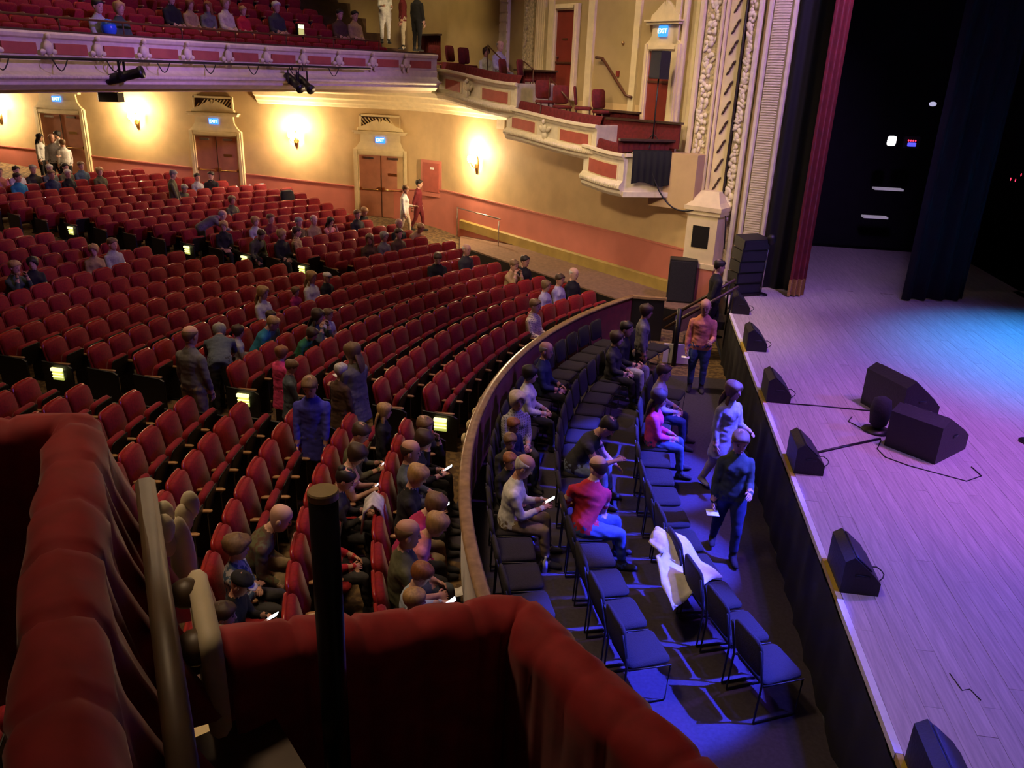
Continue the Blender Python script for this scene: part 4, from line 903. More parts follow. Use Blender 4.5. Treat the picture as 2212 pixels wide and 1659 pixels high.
p = p0.lerp(p1, .33) + l_ * .09; q = MB(); q.slab(rrect(.34, .30, .04), (p.x, p.y, 4.32), d, (0, 0, 1), l_, .05, .08, .3); q.build('plaster_panel', M_CREAMW, bx)
# floor and shelf of the lower box
q = MB(); q.box((0, 0, 0), (1.7, 1.5, .1), 0, Matrix.Translation((-.25, 1.15, 3.25)) @ Matrix.Rotation(PI / 4, 4, 'Z')); tag(q.build('box_floor', M_DARKWOOD), 'dark floor of the lower box in the foreground', 'floor')
q = MB(); q.box((0, 0, 0), (.55, .42, .06), 0, Matrix.Translation((-1.20, 1.93, 3.55)) @ Matrix.Rotation(math.radians(40), 4, 'Z')); tag(q.build('box_ledge', M_CREAM), 'tan plaster ledge between the two boxes in the foreground', 'ledge')
q = MB(); q.box((0, 0, 0), (.06, .55, .05), 0, Matrix.Translation((-.22, 1.62, 3.42)) @ Matrix.Rotation(math.radians(38), 4, 'Z')); tag(q.build('floor_batten', M_DARKWOOD), 'narrow brown batten on the dark floor of the lower box', 'batten')
t = thing('post', 'thick black post with flat tan top rising from the lower box', 'post', (-.625, 1.53, 3.3), 0)
q = MB(); q.lathe([(.034, 0), (.034, 1.49)], 24, smooth=True); q.build('shaft', mat('satin_black_post', (.008, .007, .009), .3, .2, 9), t)
q = MB(); q.lathe([(.0355, 1.485), (.0355, 1.50), (.033, 1.504)], 24, smooth=False); q.build('cap', mat('tan_post_cap', (.60, .46, .24), .5, .2, 20), t)
# near box interior floor of this box
q = MB(); q.box((0, 0, 0), (3.5, 1.4, .1), 0, Matrix.Translation((-1.6, -.1, 4.0)) @ Matrix.Rotation(PI / 4, 4, 'Z')); tag(q.build('box_floor', M_DARKWOOD), 'dark floor of the box behind the left velvet drape', 'floor')
# unseen slab added above the boxes on this side to shade them
q = MB(); q.box((0, 0, 0), (9, 3.4, .2), 0, Matrix.Translation((-2.2, -1.0, 7.9)) @ Matrix.Rotation(PI / 4, 4, 'Z')); tag(q.build('shade_slab', M_SOFFIT), 'unseen plaster slab added above the boxes on this side for shade', 'shade slab')
# white coat thrown over a pit chair
q = MB(); rr = random.Random(4); rings = []
for i in range(15):
    a = i / 14; w_ = .16 + .30 * a
    c = Vector((.62, 8.20, .80)).lerp(Vector((1.12, 7.62, .50)), a) + Vector((0, 0, .10 * math.sin(PI * min(1, a * 1.6)) * (a < .62)))
    side = Vector((.62, .78, 0)).normalized() if a > .3 else Vector((.3, .95, 0)).normalized()
    ring = []
    for k in range(15):
        b = -1 + 2 * k / 14; ring.append(tuple(c + side * b * w_ + Vector((0, 0, -.05 * b * b - .012 * math.sin(9 * b + 6 * a) + .02 * math.sin(13 * a + 3 * b)))))
    rings.append(ring)
q.loft(rings, 0, True, (False, False), closed=False); o = q.build('white_coat', mat('white_coat_cloth', (.72, .70, .66), .9, .15, 20)); tag(o, 'pale coat thrown over the back and seat of an empty pit chair', 'coat')
md = o.modifiers.new('thick', 'SOLIDIFY'); md.thickness = .03
# ------------------------------------------------------------------ people
def rot(v, ax, deg): return Matrix.Rotation(math.radians(deg), 3, ax) @ Vector(v)
def capsule(q, pts, rads, mi, n=10):
    pts = [Vector(p) for p in pts]; d0 = (pts[1] - pts[0]).normalized(); d1 = (pts[-1] - pts[-2]).normalized()
    P = [pts[0] - d0 * rads[0] * .75] + pts + [pts[-1] + d1 * rads[-1] * .75]; R = [rads[0] * .55] + list(rads) + [rads[-1] * .55]
    q.tube(P, R, n, mi)
SIT_LEG = ((1, .14, -.04), (.12, 0, -1)); STAND_LEG = ((.02, .04, -1), (-.04, 0, -1))
ARMS = {'lap': ((.28, .10, -1), (.9, -.42, -.2)), 'phone': ((.50, .06, -.9), (.85, -.38, .30)), 'down': ((.05, .20, -1), (.25, .02, -1)), 'side': ((.1, .3, -1), (.5, .3, -.8)),
        'cross': ((.35, .15, -1), (.45, -.95, .12)), 'face': ((.85, .05, -.45), (-.05, -.25, 1)), 'reach': ((.9, .25, -.35), (1, .0, -.05)), 'back': ((-.35, .45, -.6), (-.5, .5, -.15)),
        'hold': ((.25, .12, -1), (.9, -.15, .05)), 'knee': ((.45, .15, -.9), (.75, -.05, -.6)), 'up': ((.35, .25, .9), (.1, -.2, 1)), 'hang': ((.3, .05, -1), (.3, -.05, -1)), 'rest': ((.35, .6, -.5), (.6, .6, -.1)), 'swing': ((-.35, .15, -1), (-.2, .05, -1))}
HEAD_ = [(-.118, .055, -.010, .030), (-.100, .076, -.030, .047), (-.070, .085, -.055, .060), (-.035, .087, -.078, .068), (.0, .088, -.092, .073), (.030, .088, -.100, .076), (.060, .085, -.102, .075), (.085, .074, -.094, .067), (.105, .054, -.076, .052), (.118, .025, -.045, .030)]
HEAD = [tuple(1.16 * v for v in r) for r in HEAD_]
def head_pt(z, t, k=1.0, add=0.0):
    H = HEAD
    if z <= H[0][0]: f, b, w_ = H[0][1:]
    elif z >= H[-1][0]: f, b, w_ = H[-1][1:]
    else:
        i = max(j for j in range(len(H)) if H[j][0] <= z); i = min(i, len(H) - 2); u = (z - H[i][0]) / (H[i + 1][0] - H[i][0])
        f, b, w_ = [H[i][m] * (1 - u) + H[i + 1][m] * u for m in (1, 2, 3)]
    c = math.cos(t); x = (f if c > 0 else -b) * abs(c) ** .9 * (1 if c > 0 else -1)
    return Vector(((x) * k + math.copysign(add, c) * abs(c), (w_ * k + add) * math.sin(t), z))
def head_mesh(q, T):
    n = 16; T = T @ Matrix.Scale(1.0, 4)
    q.loft([[tuple(head_pt(z, 2 * PI * j / n)) for j in range(n)] for z, *_ in HEAD], 0, True, T=T)
    F = T; T = T @ Matrix.Scale(1.16, 4)
    q.add([(.082, -.008, .028), (.082, .008, .028), (.108, .011, -.022), (.108, -.011, -.022), (.084, .016, -.032), (.084, -.016, -.032)], [(0, 3, 2, 1), (3, 5, 4, 2), (1, 2, 4), (0, 5, 3)], 0, True, T)
    for s in (-1, 1):
        q.ell((-.005, s * .078, -.005), (.022, .010, .032), 7, 5, 0, T)
        q.ell((.079, s * .031, .012), (.010, .011, .006), 7, 5, 4, T)
        q.ell((.085, s * .032, .034), (.005, .018, .004), 6, 4, 5, T)
    q.ell((.084, 0, -.060), (.008, .024, .006), 7, 4, 6, T)
def hair_mesh(q, style, T, rr):
    HS = 1.10; n = 22; m = 9
    def lim(t):          # lower hair line by direction: t=0 front
        c = math.cos(t)
        front, side, back = {'short': (.078, .005, -.075), 'bob': (.070, -.085, -.125), 'long': (.072, -.12, -.16), 'curly': (.060, -.04, -.09), 'balding': (.20, .035, -.07), 'bun': (.078, .0, -.07), 'cap': (.055, .040, .020), 'hood': (.088, -.13, -.15), 'kid': (.065, -.02, -.075)}[style]
        if c > 0: u = c ** 1.5; return side * (1 - u) + front * u
        u = (-c) ** .8; return side * (1 - u) + back * u
    th = {'short': .019, 'bob': .026, 'long': .024, 'curly': .042, 'balding': .012, 'bun': .016, 'cap': .020, 'hood': .030, 'kid': .022}[style]
    rings = []
    ztop = .145 + th * .7
    if style == 'balding':
        for i in range(6):
            ring = []
            for j in range(n):
                t = PI * .42 + (2 * PI - PI * .84) * j / (n - 1); z0 = lim(t); z = z0 + (.075 - z0) * i / 5
                p = head_pt(z, t, 1.0, th * (1 if 0 < i < 5 else .2)); ring.append(tuple(p))
            rings.append(ring)
        q.loft(rings, 0, True, (False, False), closed=False, T=T); return
    for i in range(m + 1):
        f = i / m; ring = []
        for j in range(n):
            t = 2 * PI * j / n; z0 = lim(t); z = z0 + (ztop - z0) * math.sin(f * PI / 2) ** .9
            zz = min(z, .135); k = 1.0 if z < .121 else max(.06, 1 - (z - .121) / (ztop - .121) * .94)
            a = th * (.15 if i == 0 else 1) + (rr.uniform(-.012, .016) if style == 'curly' else 0)
            p = head_pt(zz, t, k, a * k); p.z = z
            ring.append(tuple(p))
        rings.append(ring)
    q.loft(rings, 0, True, (False, True), T=T)
    if style == 'long':
        rg = []
        for i in range(8):
            f = i / 7; z = -.02 - .36 * f; w_ = .085 + .035 * math.sin(PI * min(1, f * 1.2)) - .03 * f; dx = -.075 - .03 * math.sin(PI * f) - .02 * f
            rg.append([(dx + .035 * math.cos(t) * (1 - .5 * f), w_ * math.sin(t), z) for t in [2 * PI * k / 14 for k in range(14)]])
        q.loft(rg, 0, True, T=T)
        for s in (-1, 1): q.loft([[(.0 + .03 * math.cos(t) + .01 * f, s * (.078 + .012 * f) + .016 * math.sin(t), -.06 - .24 * f) for t in [2 * PI * k / 8 for k in range(8)]] for f in (0, .4, .8, 1)], 0, True, T=T)
    if style == 'bun': q.ell((-.09, 0, .10), (.05, .055, .05), 10, 7, 0, T)
    if style == 'cap': q.slab([(-.075, .06), (.075, .06), (.07, .13), (.04, .17), (-.04, .17), (-.07, .13)], (0, 0, .062), (0, 1, 0), (1, 0, -.12), (.12, 0, 1), .012, .05, .3, 1, True, T)
def hand(q, w_, d, nrm, side, n=7):
    d = d.normalized(); s = d.cross(nrm).normalized(); nrm = s.cross(d).normalized()
    base = w_ + d * .085
    for k, (o, L) in enumerate([(-.030, .066), (-.010, .076), (.010, .072), (.029, .056)]):
        b = base + s * o - d * .012; m1 = b + d * L * .55 + nrm * L * .18; e = m1 + d * L * .30 + nrm * L * .38
        q.tube([b, m1, e, e + (e - m1).normalized() * .006], [.0095, .009, .0075, .004], 6, 0)
    b = w_ + d * .03 - s * .034 * side; q.tube([b, b + d * .035 - s * .020 * side + nrm * .012, b + d * .062 - s * .018 * side + nrm * .024], [.011, .010, .006], 6, 0)
BODY = {}
def body(key, sit=True, lean=0, side=0, twist=0, pitch=8, yaw=0, armL='lap', armR=None, legs=None, fem=False, wide=1.0, sleeve='long', skirt=0, vox=.02, knees=0, neck='crew', hip=None, belly=0, skl=1.0):
    if key in BODY: return BODY[key]
    armR = armR or armL; q = MB()
    hz = hip or (.515 if sit else .91)
    H = Vector((0, 0, hz)); up = rot(rot((0, 0, 1), 'Y', lean), 'X', side)
    TW = Matrix.Rotation(math.radians(twist), 3, 'Z'); LM = Matrix.Rotation(math.radians(side), 3, 'X') @ Matrix.Rotation(math.radians(lean), 3, 'Y')
    wide *= 1.13; sw = (.148 if fem else .168) * wide; hw = (.165 if fem else .16) * wide
    # torso
    rings = []
    for t, wy, dx, tw in [(-.10, hw * .72, .085, 0), (-.04, hw * .98, .115, 0), (.06, hw, .12 + belly * .5, 0), (.17, hw * .86, .108 + belly, .3), (.30, sw * .90, .118 + belly * .5, .7), (.39, sw * 1.02, .118, 1), (.44, sw * .90, .098, 1), (.49, sw * .60, .078, 1), (.54, sw * .36, .060, 1)]:
        wy *= (1.04 if t > 0 else 1); dx *= wide ** .5
        M_ = Matrix.Rotation(math.radians(twist * tw), 3, 'Z')
        rings.append([tuple(H + LM @ (M_ @ Vector((dx * math.cos(a), wy * math.sin(a), t)))) for a in [2 * PI * k / 16 for k in range(16)]])
    q.loft(rings, 9, True)
    if fem:
        for s in (-1, 1): q.ell(H + LM @ (TW @ Vector((.085, s * .07, .34))), (.06, .065, .06), 8, 6, 1)
    S0 = H + LM @ Vector((0, 0, .50)); Nk = H + LM @ (Vector((.015, 0, .60)))
    capsule(q, [S0, Nk], [.062, .060], 0)
    # arms
    hands = []
    for s, arm in ((1, armL), (-1, armR)):
        u, f = ARMS[arm] if isinstance(arm, str) else arm
        u = Vector((u[0], u[1] * s, u[2])).normalized(); f = Vector((f[0], f[1] * s, f[2])).normalized()
        LMh = LM if not sit or abs(lean) < 30 else Matrix.Identity(3)
        u, f = LMh @ (TW @ u) if abs(lean) < 45 else TW @ u, TW @ f
        sh = H + LM @ (TW @ Vector((0, s * (sw - .012), .412))); el = sh + u * .285; wr = el + f * .245
        mu = 1 if sleeve != 'none' else 0; mf = 1 if sleeve == 'long' else 0
        k = 1.10 if sleeve == 'long' else 1.0
        capsule(q, [sh, sh.lerp(el, .5)], [.057 * k, .053 * k], mu); capsule(q, [sh.lerp(el, .5), el], [.052 * k, .044 * k], 1 if sleeve == 'long' else 0)
        capsule(q, [el, wr], [.045 * k, .031 * k], mf)
        nrm = Vector((0, -s * .6, -.6)) if abs(f.z) < .8 else Vector((0, -s, 0))
        sd = f.cross(nrm).normalized(); nn = sd.cross(f)
        q.loft([[tuple(wr + f * a + sd * b * c + nn * d_ * c2) for b, d_ in [(-1, -.4), (-.4, -1), (.4, -1), (1, -.4), (1, .4), (.4, 1), (-.4, 1), (-1, .4)]] for a, c, c2 in [(-.01, .024, .018), (.03, .038, .016), (.085, .041, .014), (.10, .036, .010)]], 0, True)
        hands.append((wr, f, nn, s))
    # legs
    lg = legs or (SIT_LEG if sit else STAND_LEG)
    lg = (lg, lg) if not isinstance(lg[0][0], tuple) else lg
    for s, (th, sn) in ((1, lg[0]), (-1, lg[1])):
        th = Vector((th[0], th[1] * s, th[2])).normalized(); sn = Vector((sn[0], sn[1] * s, sn[2])).normalized()
        hj = H + Vector((0, s * .088, -.02)); kn = hj + th * .42; an = kn + sn * .40 * skl
        capsule(q, [hj, hj.lerp(kn, .5), kn], [.098 * wide, .085 * wide, .066], 2); capsule(q, [kn, kn.lerp(an, .35), an], [.064, .060, .044], 2)
        fd = Vector((1, .15 * s, 0)).normalized(); sd = Vector((-fd.y, fd.x, 0)); so = an + Vector((0, 0, -.065))
        q.loft([[tuple(so + fd * a + sd * (b * c) + Vector((0, 0, h * d_))) for b, d_ in [(-1, 0), (1, 0), (1.0, .6), (.5, 1), (-.5, 1), (-1.0, .6)]] for a, c, h in [(-.07, .025, .05), (-.05, .036, .09), (.02, .040, .10), (.08, .044, .065), (.15, .042, .05), (.19, .022, .03)]], 3, True)
    if skirt:      # open coat or dress falling below the hips
        z1 = hz - skirt
        q.loft([[(wx * math.cos(a) * (1 + .06 * math.sin(5 * a) * g), hw * wy * math.sin(a) * (1 + .05 * math.sin(5 * a) * g), zz) for a in [2 * PI * k / 24 for k in range(24)]] for wx, wy, zz, g in [(.10 + .07 * k_ / 13, .84 + .40 * k_ / 13, hz + .22 + (z1 - hz - .22) * k_ / 13, max(0, k_ / 13 - .35) * 1.5) for k_ in range(14)]], 1, True)
    # continuous skin
    me0 = q.mesh('tmp'); o = bpy.data.objects.new('tmp', me0); col.objects.link(o)
    md = o.modifiers.new('r', 'REMESH'); md.mode = 'VOXEL'; md.voxel_size = vox
    ms = o.modifiers.new('s', 'SMOOTH'); ms.factor = .5; ms.iterations = 3 if vox < .022 else 1
    dg = bpy.context.evaluated_depsgraph_get(); me = bpy.data.meshes.new_from_object(o.evaluated_get(dg)); bpy.data.objects.remove(o)
    src = []
    for f_, mi in zip(me0.polygons, q.m): src.append((f_.center.copy(), mi))
    vm = {}
    for f_, mi in zip(q.f, q.m):
        for i in f_: vm[i] = mi
    kd = kdtree.KDTree(len(vm) + len(src))
    tags = []
    for i, mi in vm.items(): kd.insert(Vector(q.v[i]), len(tags)); tags.append(mi)
    for c, mi in src: kd.insert(c, len(tags)); tags.append(mi)
    kd.balance()
    fin = MB(); fin.v = [tuple(v.co) for v in me.vertices]
    for p in me.polygons:
        fin.f.append(tuple(p.vertices)); fin.sm.append(True); fin.m.append(9 if False else tags[kd.find(p.center)[1]])
        if fin.m[-1] == 9: fin.m[-1] = 1 if (p.center - H).dot(up) > (-.03 if sit else -.09) else 2
    # folds of the clothing
    cl = set(i for f_, m_ in zip(fin.f, fin.m) if m_ in (1, 2) for i in f_)
    for i in cl:
        v = me.vertices[i]; p = v.co; a = noise.noise(p * 13) * .007 + noise.noise(Vector((p.x * 9, p.y * 9, p.z * 26 + p.x * 14)) ) * .006
        fin.v[i] = tuple(p + v.normal * (a + .004))
    bpy.data.meshes.remove(me); bpy.data.meshes.remove(me0)
    hc = H + LM @ Vector((.03, 0, .690)) + TW @ Vector((.02, 0, 0)) * (pitch / 20)
    HT = Matrix.Translation(hc) @ (TW @ Matrix.Rotation(math.radians(yaw), 3, 'Z') @ Matrix.Rotation(math.radians(lean * .45 + pitch), 3, 'Y')).to_4x4()
    head_mesh(fin, HT)
    for wr, f, nn, s in hands: hand(fin, wr, f, nn, s)
    m = fin.mesh('person'); BODY[key] = (m, HT, hands, H); return BODY[key]
COL = dict(black=(.012, .011, .013), charcoal=(.035, .033, .036), grey=(.16, .15, .145), lgrey=(.40, .39, .40), white=(.72, .70, .66), cream=(.62, .52, .38), navy=(.015, .025, .075), blue=(.055, .05, .42), jeans=(.06, .11, .24), ljeans=(.20, .26, .36), red=(.50, .015, .03), maroon=(.16, .012, .02),
           pink=(.80, .06, .22), rose=(.65, .22, .28), magenta=(.42, .02, .12), salmon=(.72, .27, .16), green=(.02, .16, .08), olive=(.10, .10, .05), dgreen=(.045, .065, .05), teal=(.02, .20, .34), tan=(.42, .27, .13), khaki=(.30, .22, .12), brown=(.09, .045, .025), lav=(.45, .40, .58), sky=(.45, .55, .70), denim=(.05, .09, .16), slate=(.09, .11, .14),
           hbrown=(.055, .026, .012), hdark=(.016, .010, .008), hblond=(.46, .27, .10), hgrey=(.30, .28, .25), hwhite=(.60, .56, .50), hginger=(.30, .105, .03), hlight=(.20, .11, .05))
M_EYE = mat('eye_dark', (.07, .045, .035), .3); M_BROW = mat('eyebrow_brown', (.16, .085, .055), .8); M_MOUTH = mat('lips', (.36, .10, .09), .5)
SKINS = [mat('skin_a', (.58, .32, .23), .55, .12, 20), mat('skin_b', (.50, .26, .18), .55, .12, 20), mat('skin_c', (.62, .37, .28), .55, .12, 20)]
def cloth(c):
    if isinstance(c, tuple): return pattern_mat('cloth_%s_%s_%s' % c[:3], COL[c[1]], COL[c[2]], c[0], c[3])
    if c == 'bare': return SKINS[0]
    return mat('cloth_' + c, COL[c], .9, .25, 25, bump=.15)
HAIRC = {}
NP = 0
def person(label, x, y, z, rz, b, top='grey', bot='jeans', shoe='charcoal', hair=('short', 'hbrown'), sc_=1.0, item=None, group=None):
    global NP; NP += 1
    me, HT, hands, H = b
    t = bpy.data.objects.new('person', me); col.objects.link(t); t.location = (x, y, z); t.rotation_euler = (0, 0, rz); sc_ *= 1.03; t.scale = (sc_,) * 3
    tag(t, label, 'person', group)
    if len(me.materials) == 0:
        for _ in range(7): me.materials.append(SKINS[0])
    ml = [SKINS[NP % 3], cloth(top), SKINS[NP % 3] if bot == 'bare' else cloth(bot), cloth(shoe), M_EYE, M_BROW, M_MOUTH]
    for i, m in enumerate(ml): t.material_slots[i].link = 'OBJECT'; t.material_slots[i].material = m
    if hair and hair[0] != 'bald':
        st_, hcol = hair[0], hair[1]; k = (me.name, st_)
        if k not in HAIRC: q = MB(); hair_mesh(q, st_, HT, random.Random(NP)); HAIRC[k] = q.mesh('hair')
        hm = HAIRC[k]; nm = {'cap': 'cap', 'hood': 'hood'}.get(st_, 'hair')
        h = link(nm, hm, t)
        if len(hm.materials) == 0: hm.materials.append(M_EYE); hm.materials.append(M_EYE)
        c1 = mat('hair_' + hcol, COL[hcol], .6, .4, 40, stretch=(1, 1, .3)) if nm == 'hair' else cloth(hcol)
        for i, m in enumerate([c1, cloth(hair[2]) if len(hair) > 2 else c1]): h.material_slots[i].link = 'OBJECT'; h.material_slots[i].material = m
    if item:
        kind, lab = item; wr, f, nn, s = hands[0]; wr2, f2, _, _ = hands[1]
        W = Matrix.Translation((x, y, z)) @ Matrix.Rotation(rz, 4, 'Z') @ Matrix.Scale(sc_, 4)
        if kind == 'phone': c = (wr + wr2) / 2 + (f + f2).normalized() * .10 + Vector((0, 0, .03))
        else: c = wr2 + f2 * .14 + Vector((.03, 0, .0))
        c = W @ c; q = MB(); T = Matrix.Translation(c) @ Matrix.Rotation(rz, 4, 'Z') @ Matrix.Rotation(math.radians(-35 if kind == 'phone' else -12), 4, 'Y')
        if kind == 'phone':
            o = link('phone', None); tag(o, lab, 'phone'); o.matrix_world = T
            q.slab(rrect(.15, .075, .012), (0, 0, 0), (1, 0, 0), (0, 1, 0), (0, 0, 1), .01, .03, .3); q.build('phone_case', M_BLACKMETAL, o)
            q = MB(); q.slab(rrect(.135, .066, .008), (0, 0, .007), (1, 0, 0), (0, 1, 0), (0, 0, 1), .003, .01, .3); q.build('screen', M_SCREEN, o)
        else:
            q.loft([[(-.12 + .24 * i / 6, s_ * .075, .012 * math.sin(i)) for s_ in (-1, 1)] for i in range(7)], 0, True, (False, False), closed=False); o = q.build('programme', M_PAPER); o.matrix_world = T; tag(o, lab, 'paper'); o.modifiers.new('t', 'SOLIDIFY').thickness = .004
    return t
HI, LO = .0165, .026
B = {}
def bd(key, **k):
    v = k.pop('vox', HI); return body(key + ('H' if v < .02 else 'L'), vox=v, **k)
WALK = (((.32, .03, -1), (.05, 0, -1)), ((-.16, .03, -1), (-.5, 0, -1)))
POSES = {
 'sit': dict(), 'sitf': dict(fem=True), 'phone': dict(armL='phone', pitch=26, lean=8), 'phonef': dict(armL='phone', pitch=26, lean=8, fem=True), 'tee': dict(sleeve='short', armL='lap', wide=1.1, belly=.03), 'sleeveless': dict(sleeve='none', fem=True, armL='phone', pitch=28, lean=12),
 'cross': dict(armL='cross', wide=1.05), 'lean': dict(lean=28, armL='knee', pitch=14), 'leanf': dict(lean=28, armL='knee', pitch=14, fem=True), 'turn': dict(twist=35, yaw=25, armL='lap'), 'turnf': dict(twist=-30, yaw=-25, armL='lap', fem=True), 'turnr': dict(twist=-35, yaw=-30), 'face': dict(armL='face', pitch=10, fem=True, lean=8), 'talk': dict(armL='hold', armR='lap', yaw=30), 'talkr': dict(armL='lap', armR='hold', yaw=-35),
 'stand': dict(sit=False, armL='down'), 'standf': dict(sit=False, armL='down', fem=True), 'hold': dict(sit=False, armL='hold', armR='down', pitch=14), 'holdf': dict(sit=False, armL='hold', fem=True, pitch=10), 'walk': dict(sit=False, armL='down', armR='swing', legs=WALK), 'walkf': dict(sit=False, armL='hold', armR='down', legs=WALK, fem=True, pitch=18),
 'bend': dict(sit=False, lean=62, armL=((.7, .1, -.7), (.8, -.1, -.4)), pitch=-8), 'coat': dict(sit=False, armL='hang', skirt=.34, wide=1.03, pitch=24), 'coatf': dict(sit=False, armL='down', skirt=.40, fem=True, wide=1.08), 'coathold': dict(sit=False, armL='hold', skirt=.36, fem=True, wide=1.12, yaw=25), 'cardigan': dict(sit=False, armL='hold', armR='down', skirt=.32, fem=True, legs=WALK, yaw=15),
}
